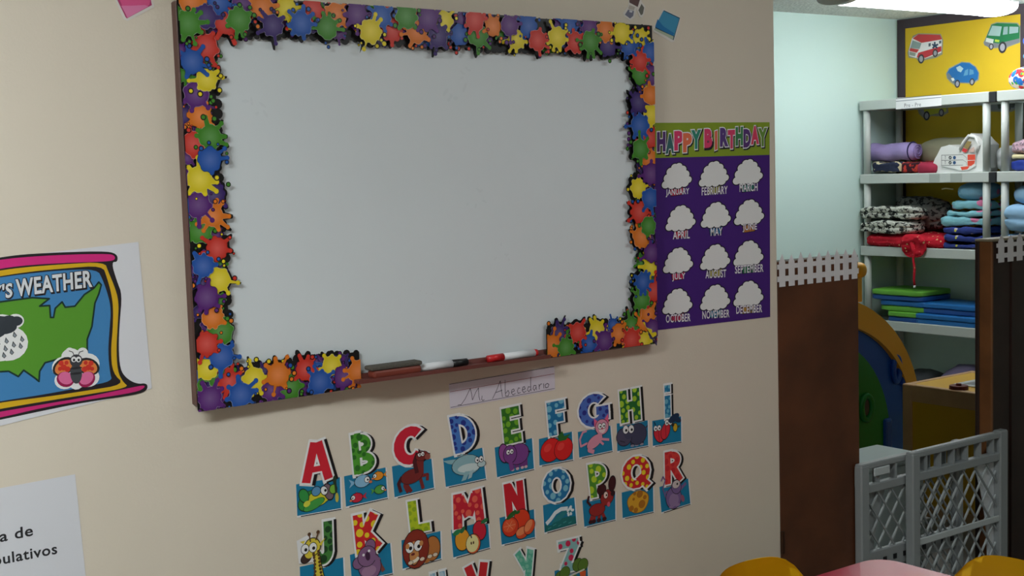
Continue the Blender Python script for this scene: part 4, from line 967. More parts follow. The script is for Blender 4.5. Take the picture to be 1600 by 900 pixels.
vehicle('ambulance_cutout', 'white and red ambulance cut-out on the yellow board', T_([(872, 330), (905, 225), (940, 208), (1080, 212), (1095, 250), (1090, 340), (1050, 362), (985, 375), (950, 394), (925, 365), (880, 362)]),
        [(T_([(900, 240), (940, 214), (1076, 218), (1088, 250), (1084, 330), (985, 365), (925, 362), (884, 350), (880, 320)]), (232, 230, 230)), (T_([(905, 240), (940, 214), (1076, 218), (1088, 246), (960, 268)]), (196, 54, 60)), (T_([(904, 252), (960, 270), (948, 306), (890, 300)]), (140, 160, 160)),
         (T_([(940, 330), (1084, 288), (1084, 320), (985, 362), (930, 360)]), (196, 50, 60)), (T_([(890, 300), (945, 310), (930, 330), (884, 318)]), (200, 60, 60)), (T_([(884, 322), (925, 332), (920, 352), (886, 345)]), (150, 160, 150)),
         (T_([(1038, 262), (1048, 262), (1048, 278), (1062, 272), (1066, 282), (1054, 288), (1064, 300), (1054, 304), (1044, 294), (1034, 306), (1026, 298), (1034, 288), (1024, 280), (1030, 272), (1038, 278)]), (30, 60, 90)), (T_([(1004, 272), (1018, 268), (1018, 288), (1004, 292)]), (90, 100, 110)), (T_([(1070, 256), (1084, 252), (1084, 270), (1070, 274)]), (90, 100, 110))], [(1439.5, 92, 6), (1461.5, 83, 5)])
vehicle('van_cutout', 'green van cut-out at the top right of the yellow board', T_([(1345, 270), (1365, 225), (1395, 150), (1430, 138), (1560, 142), (1580, 165), (1578, 265), (1500, 295), (1470, 328), (1445, 300), (1385, 304)]),
        [(T_([(1352, 268), (1368, 226), (1398, 156), (1432, 144), (1556, 148), (1574, 170), (1572, 262), (1490, 290), (1390, 298)]), (30, 116, 70)), (T_([(1376, 222), (1402, 160), (1462, 166), (1450, 226)]), (150, 180, 176)), (T_([(1474, 168), (1500, 166), (1498, 214), (1468, 218)]), (140, 166, 166)), (T_([(1510, 166), (1566, 168), (1564, 204), (1508, 212)]), (150, 176, 176)),
         (T_([(1352, 256), (1440, 272), (1572, 240), (1572, 264), (1490, 292), (1390, 300), (1352, 282)]), (120, 124, 130)), (T_([(1366, 236), (1412, 246), (1406, 272), (1360, 260)]), (200, 206, 200)), (T_([(1420, 246), (1448, 250), (1444, 264), (1418, 260)]), (170, 190, 60))], [(1566.5, 74, 7), (1549, 73, 4)])
vehicle('car_cutout', 'small blue rounded car cut-out low on the yellow board', T_([(1112, 460), (1130, 425), (1170, 405), (1210, 385), (1262, 388), (1300, 415), (1322, 455), (1318, 500), (1285, 525), (1200, 520), (1180, 544), (1140, 515), (1118, 490)]),
        [(T_([(1118, 460), (1136, 430), (1175, 410), (1212, 391), (1260, 394), (1296, 420), (1316, 456), (1312, 494), (1280, 518), (1200, 514), (1160, 520), (1126, 492)]), (28, 106, 172)), (T_([(1176, 422), (1200, 410), (1222, 428), (1206, 452), (1186, 444)]), (170, 200, 210)), (T_([(1232, 440), (1252, 430), (1250, 468), (1222, 476)]), (90, 150, 190)), (T_([(1260, 432), (1284, 438), (1288, 462), (1258, 470)]), (90, 150, 190)),
         (T_([(1118, 462), (1130, 455), (1170, 508), (1160, 520), (1124, 490)]), (110, 120, 130)), (T_([(1144, 490), (1160, 486), (1168, 500), (1154, 508)]), (220, 226, 220))], [(1496, 131, 5), (1519, 128, 4.5)])
vehicle('car_cutout', 'lime vehicle cut-out showing below the rail of the left shelf', [(1430, 160), (1480, 158), (1482, 176), (1472, 182), (1455, 181), (1447, 188), (1436, 178)],
        [([(1438, 168), (1478, 164), (1479, 174), (1452, 180), (1442, 178)], (190, 196, 40)), ([(1432, 162), (1442, 180), (1446, 178), (1440, 164)], (150, 156, 160))], [(1448, 181, 6), (1471, 176, 5)])
vehicle('car_cutout', 'grey vehicle cut-out partly behind the top rail of the right shelf', [(1530, 160), (1594, 156), (1594, 168), (1580, 175), (1540, 174)],
        [([(1532, 162), (1592, 158), (1590, 168), (1576, 172), (1542, 172)], (130, 134, 140)), ([(1558, 161), (1588, 160), (1584, 168), (1560, 170)], (60, 66, 60))], [(1540, 167, 5), (1574, 168, 6)])

# ------------------------------------------------------------------ plastic shelf units
shelf_grey = mat('pale_grey_shelf_plastic', (196, 204, 200), .45)
TIERS = [.235, .640, 1.045, 1.441, 1.842]
XF, XB = 4.90, 5.235
def shelf_unit(ya, yb, label):
    t = thing('shelf_unit', label, 'shelf', ((XF + XB) / 2, (ya + yb) / 2, 0)); og = t.location
    for k, z in enumerate(TIERS):
        bm = bmesh.new()
        add_box(bm, (XF, yb, z - .052), (XF + .012, ya, z), .003); add_box(bm, (XB - .012, yb, z - .052), (XB, ya, z), .003)
        add_box(bm, (XF + .012, yb, z - .052), (XB - .012, yb + .012, z), .002); add_box(bm, (XF + .012, ya - .012, z - .052), (XB - .012, ya, z), .002)
        add_box(bm, (XF + .012, yb + .012, z - .016), (XB - .012, ya - .012, z - .006))
        for q in range(6): add_box(bm, (XF + .012, yb + (ya - yb) * (q + 1) / 7 - .003, z - .04), (XB - .012, yb + (ya - yb) * (q + 1) / 7 + .003, z - .016))
        obj('shelf', bm, shelf_grey, t, origin=og)
        zl = 0 if k == 0 else TIERS[k - 1]
        for x in (XF + .028, XB - .028):
            for y in (ya - .03, yb + .03):
                bm = cyl((x, y, zl), (x, y, z - .03), .0195, .0195, 16)
                obj('post', bm, shelf_grey, t, True, origin=og)
    return t
U1 = shelf_unit(2.385, 1.575, 'pale grey plastic shelf unit on the left, against the mint wall')
U2 = shelf_unit(1.530, .72, 'pale grey plastic shelf unit at the right edge, cut off by the frame')
dark_tape = mat('black_tape', (34, 36, 40), .5)
for z, parent in ((1.842, U1), (1.441, U1)):
    obj('black_strap', box((XF - .003, 1.533, z - .054), (XF + .02, 1.574, z - .001), .003), dark_tape, parent, origin=parent.location)
for ya, yb in ((1.93, 1.865), (1.80, 1.73)):
    obj('tape_patch', box((XF - .0008, yb, 1.441 - .05), (XF, ya, 1.441 - .004)), mat('old_tape', (168, 176, 172), .35), U1, origin=U1.location)
def shelf_label():
    q = [PX(*p, XF) for p in ((1400, 171), (1471, 165), (1471, 149), (1400, 153))]
    F = [(-p.y, p.z) for p in q]
    t = thing('shelf_label', 'ruled white paper label on the top rail of the left shelf', 'label', (XF, q[0].y, q[0].z))
    kw = dict(O=(XF, 0, 0), U=(0, -1, 0), V=(0, 0, 1), N=(-1, 0, 0), step=6e-5)
    a = Art(n0=.0003, **kw); a.slab(F, (236, 238, 240), 5e-4); a.build('sheet', PAPER, t, t.location)
    a = Art(n0=.001, **kw); a.quad(F[0], F[1], F[3])
    a.line([(0, .7), (1, .7)], .012, (130, 136, 146)); a.line([(0, .93), (1, .93)], .01, (90, 96, 106))
    a.text('Pre - Pre', (F[0][0] + .055, F[0][1] + .008), (F[0][0] + .16, F[0][1] + .008), (F[0][0] + .055, F[0][1] + .028), (110, 114, 124), .0)
    a.build('lettering', PAPER, t, t.location)
shelf_label()

# ------------------------------------------------------------------ cloth and bundles
def soft(lo, hi, seed, p=5, amp=.012, folds=0, n=14, freq=9.0, sag=0.0, flat_front=False):
    """a soft rounded block: superellipsoid with crumples and optional fold grooves, resting flat on its underside"""
    bm = bmesh.new(); bmesh.ops.create_cube(bm, size=2)
    bmesh.ops.subdivide_edges(bm, edges=bm.edges[:], cuts=n, use_grid_fill=True)
    c = [(lo[i] + hi[i]) / 2 for i in range(3)]; h = [(hi[i] - lo[i]) / 2 for i in range(3)]
    sv = Vector((seed * 3.1, seed * 1.7, seed * .9))
    for v in bm.verts:
        d = Vector(v.co); m = (abs(d.x) ** p + abs(d.y) ** p + abs(d.z) ** p) ** (1 / p); d /= m
        q = Vector((c[0] + d.x * h[0], c[1] + d.y * h[1], c[2] + d.z * h[2]))
        nz = noise.noise(q * freq + sv) * amp + noise.noise(q * freq * 2.7 + sv) * amp * .5
        nrm = Vector((d.x / h[0], d.y / h[1], d.z / h[2])).normalized()
        if folds:
            g = abs(math.sin(folds * PI * (d.z + 1) / 2 + .6 * noise.noise(Vector((q.y * 5, seed, 0))))); nz -= (1 - g) ** 4 * min(h[0], h[1]) * .14
        q += nrm * nz
        if sag: q.z -= sag * max(0, d.z) * (abs(d.y) ** 2) * h[2]
        q.z = max(q.z, lo[2] + .0005)
        v.co = q
    return bm
def SY(px, py, x): return PX(px, py, x).y
def bundle(name, label, cat, pxl, pxr, zlo, zhi, m, x0=4.93, x1=5.18, seed=1, group=None, **kw):
    """soft thing on a shelf spanning pixel columns pxl..pxr at its front"""
    py = 300; ya, yb = SY(pxl, py, x0), SY(pxr, py, x0)
    t = thing(name, label, cat, ((x0 + x1) / 2, (ya + yb) / 2, zlo), group=group)
    obj('cloth', soft((x0, yb, zlo), (x1, ya, zhi), seed, **kw), m, t, True, origin=t.location)
    return t
def Zp(py, x=4.95, px=1440): return PX(px, py, x).z
t2, t3, t4, t5 = TIERS[3] - .005, TIERS[2] - .005, TIERS[1] - .005, TIERS[0] - .005
lav = mat('lavender_fleece', (168, 150, 206), .95, bump=.3, bscale=40)
def bedroll():
    x = 5.03; ya, yb = SY(1354, 240, x), SY(1434, 240, x); r = .048; z = t2 + .075 + r
    t = thing('bedroll', 'rolled lavender blanket lying on a striped blanket on the left shelf', 'blanket', (x, (ya + yb) / 2, z - r))
    bm = bmesh.new(); pts = [(x + .006 * math.sin(k), ya + (yb - ya) * k / 14, z + .004 * math.sin(k * .8)) for k in range(15)]
    add_tube(bm, pts, [r * .75] + [r * (1 + .05 * math.sin(k * 1.3)) for k in range(13)] + [r * .8], 20)
    obj('roll', bm, lav, t, True, origin=t.location)
    bm = bmesh.new(); add_tube(bm, [(x + (.008 + .034 * k / 40) * math.cos(k * .45), yb - .002, z + (.008 + .034 * k / 40) * math.sin(k * .45)) for k in range(40)], .004, 6)
    obj('rolled_end', bm, mat('lavender_shade', (150, 130, 190), .95), t, True, origin=t.location)
    ob = obj('tie', add_tube(bmesh.new(), [(x + (r + .002) * math.cos(a_), yb + .03, z + (r + .002) * math.sin(a_)) for a_ in [2 * PI * k / 20 for k in range(20)]], .004, 6, True), mat('dark_tie', (50, 46, 90), .9), t, True, origin=t.location)
bedroll()
bundle('blanket', 'folded navy and cream striped blanket under the lavender bedroll', 'blanket', 1357, 1408, t2, t2 + .075, pattern('zebra_stripe', (46, 52, 74), [((206, 196, 160), .45, 1)], 9, kind='wave', stretch=(1, 1, 1.2)), seed=3, folds=1)
bundle('blanket', 'folded red and black blanket beside the striped blanket on the left shelf', 'blanket', 1404, 1438, t2, t2 + .072, pattern('red_black_cloth', (60, 30, 40), [((190, 60, 50), .5, 1)], 12, kind='wave'), seed=4, folds=1)
bundle('cloth_roll', 'small crimson cloth roll in front of the khaki pillow', 'cloth', 1431, 1458, t2, t2 + .055, mat('crimson_cloth', (150, 32, 62), .9), x0=4.915, x1=5.0, seed=5, p=3)
bundle('pillow', 'khaki pillow behind the white plastic bag on the left shelf', 'pillow', 1426, 1532, t2 + .04, t2 + .19, mat('khaki_cloth', (152, 150, 124), .9, bump=.2, bscale=20), x0=5.07, x1=5.21, seed=6, p=2.6, n=18, amp=.008)
bundle('pillow', 'lilac pillow lying flat behind the lavender bedroll', 'pillow', 1402, 1434, t2 + .08, t2 + .165, lav, x0=5.1, x1=5.21, seed=16, p=3)
def plastic_bag():
    x0, x1 = 4.952, 5.06; ya, yb = SY(1452, 250, x0), SY(1541, 250, x0)
    t = thing('plastic_bag', 'white plastic shopping bag with red and black print on the left shelf', 'bag', ((x0 + x1) / 2, (ya + yb) / 2, t2))
    m = mat('white_bag_film', (228, 230, 228), .4, bump=.4, bscale=14); og = t.location
    F = lambda px, py: PX(px, py, x0)
    pts = [(1452, 268), (1460, 248), (1470, 230), (1482, 226), (1493, 230), (1500, 229), (1508, 216), (1517, 209), (1530, 214), (1541, 226), (1543, 262), (1538, 268), (1500, 272), (1470, 271)]
    o = [(F(*p).y, max(t2 + .001, F(*p).z)) for p in pts]
    bm = bmesh.new(); add_prism(bm, o, 'x', x0 + .004, x1)
    bmesh.ops.subdivide_edges(bm, edges=bm.edges[:], cuts=3, use_grid_fill=True)
    for v in bm.verts:
        k = noise.noise(v.co * 22) * .006; v.co.y += k; v.co.z = max(t2 + .0005, v.co.z + noise.noise(v.co * 18 + Vector((3, 3, 3))) * .004)
    obj('bag', bm, m, t, False, origin=og)
    hp = [F(*p) for p in ((1500, 234), (1506, 222), (1514, 212), (1524, 214), (1530, 226), (1526, 238))]
    obj('handle', add_tube(bmesh.new(), [(x0 - .002, p.y, p.z) for p in hp], .008, 8), m, t, True, origin=og)
    kw = dict(O=(x0 - .003, 0, 0), U=(0, -1, 0), V=(0, 0, 1), N=(-1, 0, 0), step=1e-4); a = Art(n0=0, **kw)
    G = lambda l: [(-PX(1320 + x / 5.625, 140 + y / 5.625, x0 - .003).y, PX(1320 + x / 5.625, 140 + y / 5.625, x0 - .003).z) for x, y in l]
    a.slab(G([(850, 570), (1040, 565), (1150, 570), (1150, 670), (1090, 705), (1020, 710), (850, 672)]), (226, 228, 226), 1e-3)
    a.poly(G([(1080, 572), (1148, 570), (1148, 618), (1080, 620)]), (226, 82, 60)); a.poly(G([(1080, 626), (1146, 622), (1140, 650), (1110, 672), (1080, 670)]), (226, 82, 60)); a.poly(G([(1018, 680), (1100, 672), (1080, 700), (1030, 708)]), (226, 82, 60))
    for y in (576, 622, 668): a.line(G([(852, y), (1040, y - 4)]), .002, (60, 64, 64))
    a.line(G([(852, 576), (852, 668)]), .002, (60, 64, 64)); a.line(G([(1040, 572), (1072, 600), (1072, 618)]), .0015, (110, 110, 110)); a.line(G([(1040, 618), (1072, 640), (1072, 664)]), .0015, (110, 110, 110))
    for y in (598, 642):
        q = G([(928, y), (966, y), (886, y)]); a.asp = 1
        a.ell(*q[0], .009, col=(40, 44, 44)); a.ell(*q[0], .0055, .003, .8, (200, 204, 204)); a.ell(*q[1], .009, col=(44, 84, 130)); a.line(G([(880, y - 14), (892, y - 12)]), .002, (80, 80, 84)); a.line(G([(886, y - 14), (886, y + 14)]), .002, (80, 80, 84))
    a.poly(G([(1032, 540), (1044, 512), (1084, 530), (1066, 556)]), (214, 60, 64)); a.poly(G([(1046, 508), (1080, 452), (1118, 456), (1086, 526)]), (150, 130, 80))
    a.poly(G([(1085, 545), (1110, 520), (1140, 500), (1142, 550)]), (210, 180, 170)); a.build('print', PAPER, t, og)
plastic_bag()
bundle('bag', 'grey plastic bag between the posts of the two shelf units', 'bag', 1549, 1574, t2, t2 + .13, mat('grey_bag', (176, 182, 182), .5, bump=.3, bscale=20), x0=4.99, x1=5.2, seed=8, p=3)
bundle('blanket', 'pink and grey knitted blanket on top of the pile at the right edge', 'blanket', 1573, 1640, t2 + .085, t2 + .17, pattern('pink_grey_knit', (150, 132, 146), [((214, 180, 196), .5, 1)], 40, kind='wave'), seed=9, sag=.5)
bundle('blanket', 'thin cream folded sheet between knitted and blue blankets at the right edge', 'blanket', 1575, 1640, t2 + .066, t2 + .088, mat('cream_sheet', (222, 214, 170), .9), seed=10)
bundle('blanket', 'shiny royal blue bag under the cream sheet at the right edge', 'blanket', 1573, 1640, t2, t2 + .068, mat('royal_blue_nylon', (40, 62, 160), .35, bump=.4, bscale=15), seed=11, folds=1)
# tier 3
leaf = pattern('black_leaf_print', (196, 198, 188), [((40, 42, 42), .45, 1.0), ((96, 98, 94), .4, 1.6)], 34, kind='noise', stretch=(1, 1, 1.6))
leafd = pattern('grey_leaf_print', (130, 130, 128), [((52, 52, 54), .47, 1.2)], 32, kind='noise', stretch=(1, 1, 1.6))
bundle('folded_sheet', 'folded cream sheet with black leaf print, upper one of the left pile', 'sheet', 1338, 1428, t3 + .149, t3 + .232, leaf, x0=4.885, x1=5.05, seed=12, folds=2, amp=.016, sag=.4, n=18)
bundle('folded_sheet', 'folded cream sheet with black leaf print, lying on the red floral cloth', 'sheet', 1336, 1420, t3 + .076, t3 + .146, leaf, x0=4.88, x1=5.05, seed=13, folds=2, amp=.016, n=18)
bundle('folded_sheet', 'dark grey leaf print sheet heaped at the back of the left pile', 'sheet', 1386, 1474, t3 + .09, t3 + .275, leafd, x0=5.055, x1=5.18, seed=14, folds=4, amp=.018, p=3, n=20)
redf = pattern('red_floral', (196, 32, 50), [((226, 196, 140), .16, 1.0), ((226, 110, 110), .14, 1.7)], 30)
def red_cloth():
    t = bundle('red_cloth', 'red floral cloth with a hanging tie at the bottom of the left pile', 'cloth', 1340, 1468, t3, t3 + .074, redf, x0=4.885, x1=5.15, seed=15, amp=.014, p=4, n=20)
    p = [PX(px, py, 4.88) for px, py in ((1424, 376), (1428, 392), (1427, 405), (1429, 420), (1428, 436), (1429, 446))]
    obj('corner', soft((4.872, PX(1445, 380, 4.88).y, t3 - .05), (4.9, PX(1408, 380, 4.88).y, t3 + .07), 4, p=2.6, amp=.02, freq=16), redf, t, True, origin=t.location)
    obj('tie', add_tube(bmesh.new(), p, [.012, .011, .006, .007, .006, .006], 8), redf, t, True, origin=t.location)
    obj('tie_end', add_tube(bmesh.new(), [p[-1], p[-1] - Vector((0, 0, .012))], .006, 8), mat('white_card', (226, 224, 226)), t, True, origin=t.location)
red_cloth()
teal = pattern('teal_floral', (134, 194, 208), [((222, 130, 170), .2, .6), ((120, 40, 80), .11, .6), ((200, 214, 60), .17, .8)], 14)
navy = pattern('navy_floral', (52, 66, 136), [((190, 180, 190), .17, 1), ((190, 190, 70), .14, 1.2)], 18)
lbl = ['topmost and plumpest', 'second from the top', 'third from the top', 'fourth, with a curled front edge']
zz = t3
ST = [('navy floral folded sheet, lowest of the stack behind the wooden post', navy, 1466, 1537, .041), ('navy floral folded sheet, second from the bottom of its stack', navy, 1466, 1537, .036), ('navy floral folded sheet just under the teal ones', navy, 1464, 1537, .04),
      ('teal floral folded sheet with a curled edge, lying on the navy sheets', teal, 1460, 1537, .052), ('thin teal folded sheet in the middle of the teal pile', teal, 1473, 1537, .031), ('teal floral folded sheet under the plump teal bag', teal, 1479, 1537, .053)]
for k, (lab, m, a_, b_, h) in enumerate(ST):
    bundle('folded_sheet', lab, 'sheet', a_, b_, zz, zz + h + .004, m, x0=4.915 + .004 * k, x1=5.18, seed=20 + k, folds=1, group='folded floral sheets in the middle shelf stack', amp=.018, p=4); zz += h
tb = bundle('cloth_bag', 'plump teal patterned drawstring bag on top of the floral stack', 'bag', 1486, 1537, zz, zz + .095, pattern('teal_bag_print', (128, 178, 206), [((70, 120, 176), .3, .5), ((206, 120, 160), .14, .7)], 12), x0=4.93, x1=5.15, seed=30, p=2.6, amp=.006)
q0 = PX(1487, 308, 4.98)
obj('drawstring', add_tube(bmesh.new(), [(4.98, q0.y - .01, zz + .06), (4.97, q0.y + .03, zz + .066), (4.965, q0.y + .05, zz + .062)], .004, 6), mat('cream_sheet', (222, 214, 170)), tb, True, origin=tb.location)
blue = mat('light_blue_sheet', (146, 188, 222), .85, bump=.4, bscale=12)
bundle('pillow', 'light blue pillow on top of light blue bedding at the right edge', 'pillow', 1568, 1660, t3 + .225, t3 + .34, blue, x0=4.92, x1=5.2, seed=31, p=2.4, amp=.005)
bundle('folded_sheet', 'light blue folded bedding under the blue pillow at the right edge', 'sheet', 1557, 1660, t3 + .09, t3 + .24, blue, x0=4.885, x1=5.2, seed=32, folds=2, amp=.014, p=4)
bundle('folded_sheet', 'light blue bedding at the bottom of the right edge pile', 'sheet', 1560, 1660, t3, t3 + .1, blue, x0=4.9, x1=5.2, seed=33, folds=1, amp=.01, p=4)
# tier 4: nap mats
mg, mb, mb2 = mat('green_vinyl', (112, 188, 64), .45, bump=.15, bscale=8), mat('blue_vinyl', (30, 112, 186), .45, bump=.15, bscale=8), mat('royal_vinyl', (28, 84, 160), .45, bump=.15, bscale=8)
def nap_mat(label, pxa, pxb, z, top, low, x0, seed, x1=5.19):
    ya, yb = SY(pxa, 480, x0), SY(pxb, 480, x0)
    t = thing('nap_mat', label, 'mat', ((x0 + x1) / 2, (ya + yb) / 2, z), group='folded nap mats on the fourth shelf')
    obj('lower_fold', soft((x0 + .004, yb, z), (x1, ya, z + .03), seed, p=9, amp=.003, n=10), low, t, True, origin=t.location)
    obj('upper_fold', soft((x0, yb, z + .029), (x1, ya, z + .058), seed + 5, p=9, amp=.004, n=10), top, t, True, origin=t.location)
nap_mat('folded nap mat, green over blue, lowest on the left of the mat shelf', 1384, 1436, t4, mg, mb2, 4.915, 40)
nap_mat('folded nap mat, blue over green, in the middle of the mat pile', 1372, 1446, t4 + .058, mb, mg, 4.92, 41)
nap_mat('folded nap mat, bright green top over blue, topmost of the pile', 1358, 1440, t4 + .116, mg, mb2, 4.91, 42)
nap_mat('folded blue nap mat, upper one of the two blue mats', 1430, 1536, t4 + .058, mb, mb2, 4.925, 43)
nap_mat('folded blue nap mat, lower one of the two blue mats', 1425, 1536, t4, mb, mb, 4.905, 44)
# tier 5
bundle('blanket', 'grey purple blanket heap on the low shelf behind the play kitchen', 'blanket', 1455, 1540, t5, t5 + .19, mat('grey_purple_fleece', (126, 116, 150), .95, bump=.3, bscale=20), seed=50, p=2.5, amp=.02)
bundle('blanket', 'dark grey blanket on the low shelf left of the purple heap', 'blanket', 1408, 1452, t5, t5 + .13, mat('dark_grey_fleece', (84, 88, 94), .95), x0=5.0, seed=51, p=3, amp=.015)
# on top of unit 2
zt = TIERS[4] - .005
plaid = pattern('rainbow_plaid', (216, 200, 190), [((206, 50, 60), .42, .5), ((40, 110, 190), .42, .6), ((60, 160, 80), .3, .9), ((230, 190, 60), .26, 1.1)], 34)
bundle('bag', 'multicoloured checked bag lying on top of the right shelf unit', 'bag', 1560, 1660, zt, zt + .13, plaid, seed=60, p=2.4, amp=.005)
bundle('bag', 'cyan inflated bag on the checked bag above the right shelf', 'bag', 1585, 1660, zt + .133, zt + .2, mat('cyan_nylon', (40, 160, 214), .3), seed=61, p=2.4)
bundle('bag', 'royal blue bag topmost above the right shelf, at the frame edge', 'bag', 1582, 1660, zt + .205, zt + .285, mat('royal_blue_bag', (36, 84, 196), .3), seed=62, p=2.4)

# ------------------------------------------------------------------ toy climber, step, play kitchen
def climber():
    y0 = 1.34
    t = thing('toy_climber', 'plastic toy climber with yellow rim, blue side and green disc behind the half wall', 'toy', (3.55, y0, 0)); og = t.location
    F = lambda l, y: [(PY(*p, y).x, PY(*p, y).z) for p in l]
    yel, blu, grn = mat('yellow_plastic', (238, 172, 36), .4), mat('blue_plastic', (18, 78, 178), .35), mat('green_plastic', (10, 126, 44), .4)
    def mirror(l, xc):   # complete the arch to the hidden side
        return l
    xc = 3.30; zc = .36
    def arch(ro_x, ro_z, n=40): return [(xc + ro_x * math.cos(PI * k / n), zc + ro_z * math.sin(PI * k / n)) for k in range(n + 1)]
    A = F([(1424, 590)], y0)[0]
    rx = A[0] - xc; top = PY(1330, 462, y0).z - zc
    yl = arch(rx, top) + [(xc - rx, 0), (xc + rx, 0)]
    o1 = arch(rx + .012, top + .015); i1 = arch(rx - .055, top - .085)
    obj('rim', prism(o1 + i1[::-1], 'y', y0 - .04, y0 + .42), yel, t, True if False else False, origin=og)
    obj('rim_lip', prism(arch(rx - .05, top - .08) + arch(rx - .07, top - .1)[::-1], 'y', y0 - .055, y0 - .02), yel, t, origin=og)
    bl = arch(rx - .055, top - .1) + [(xc - rx + .055, 0), (xc + rx - .055, 0)]
    obj('side_panel', prism(bl, 'y', y0 - .03, y0 + .03), blu, t, origin=og)
    gx = F([(1386, 620)], y0 - .06)[0][0] - xc; gz = F([(1340, 527)], y0 - .06)[0][1]
    zg = .3; gr = [(xc + gx * math.cos(PI * k / 30), zg + (gz - zg) * math.sin(PI * k / 30)) for k in range(31)] + [(xc - gx, .02), (xc + gx, .02)]
    obj('disc_panel', prism(gr, 'y', y0 - .075, y0 - .031), grn, t, origin=og)
    def ring(px, py, rx_, rz_, y, m, th):
        c = PY(px, py, y); pts = [(c.x + rx_ * math.cos(2 * PI * k / 24), y, c.z + rz_ * math.sin(2 * PI * k / 24)) for k in range(24)]
        return obj('hand_hold', add_tube(bmesh.new(), pts, th, 8, True), m, t, True, origin=og)
    ring(1354, 637, .035, .052, y0 - .08, grn, .014)
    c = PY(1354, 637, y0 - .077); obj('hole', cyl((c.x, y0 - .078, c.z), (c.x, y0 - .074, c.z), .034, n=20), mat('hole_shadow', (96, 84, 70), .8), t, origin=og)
    ring(1401, 577, .022, .055, y0 - .04, blu, .013)
    c = PY(1412, 592, y0 - .04); obj('peg', box((c.x - .015, y0 - .05, c.z - .03), (c.x + .02, y0 - .02, c.z + .02), .008, 2), blu, t, origin=og)
    c = PY(1386, 675, y0 - .08); obj('bracket', box((c.x - .02, y0 - .09, c.z - .09), (c.x + .03, y0 - .03, c.z + .06), .012, 2), blu, t, origin=og)
    c = PY(1343, 422, y0); obj('knob', soft((c.x - .05, y0 - .04, c.z - .035), (c.x + .02, y0 + .03, c.z + .035), 3, p=2.2, amp=.004), yel, t, True, origin=og)
    obj('knob_stem', box((c.x - .045, y0 - .02, zc + top - .03), (c.x - .005, y0 + .02, c.z), .004), yel, t, origin=og)
climber()
def step():
    c = PZ(1378, 708, .41)
    t = thing('step_stool', 'pale plastic step seen through the left of the safety gate', 'stool', (c.x, c.y, 0)); og = t.location
    m = mat('pale_aqua_plastic', (206, 224, 222), .45)
    obj('top', box((c.x - .3, c.y - .12, .385), (c.x + .12, c.y + .12, .41), .01, 2), m, t, origin=og)
    obj('front', prism([(c.x - .3, 0), (c.x + .12, 0), (c.x + .1, .386), (c.x - .28, .386)], 'y', c.y - .11, c.y - .09), m, t, origin=og)
    obj('back', prism([(c.x - .3, 0), (c.x + .12, 0), (c.x + .1, .386), (c.x - .28, .386)], 'y', c.y + .09, c.y + .11), m, t, origin=og)
step()
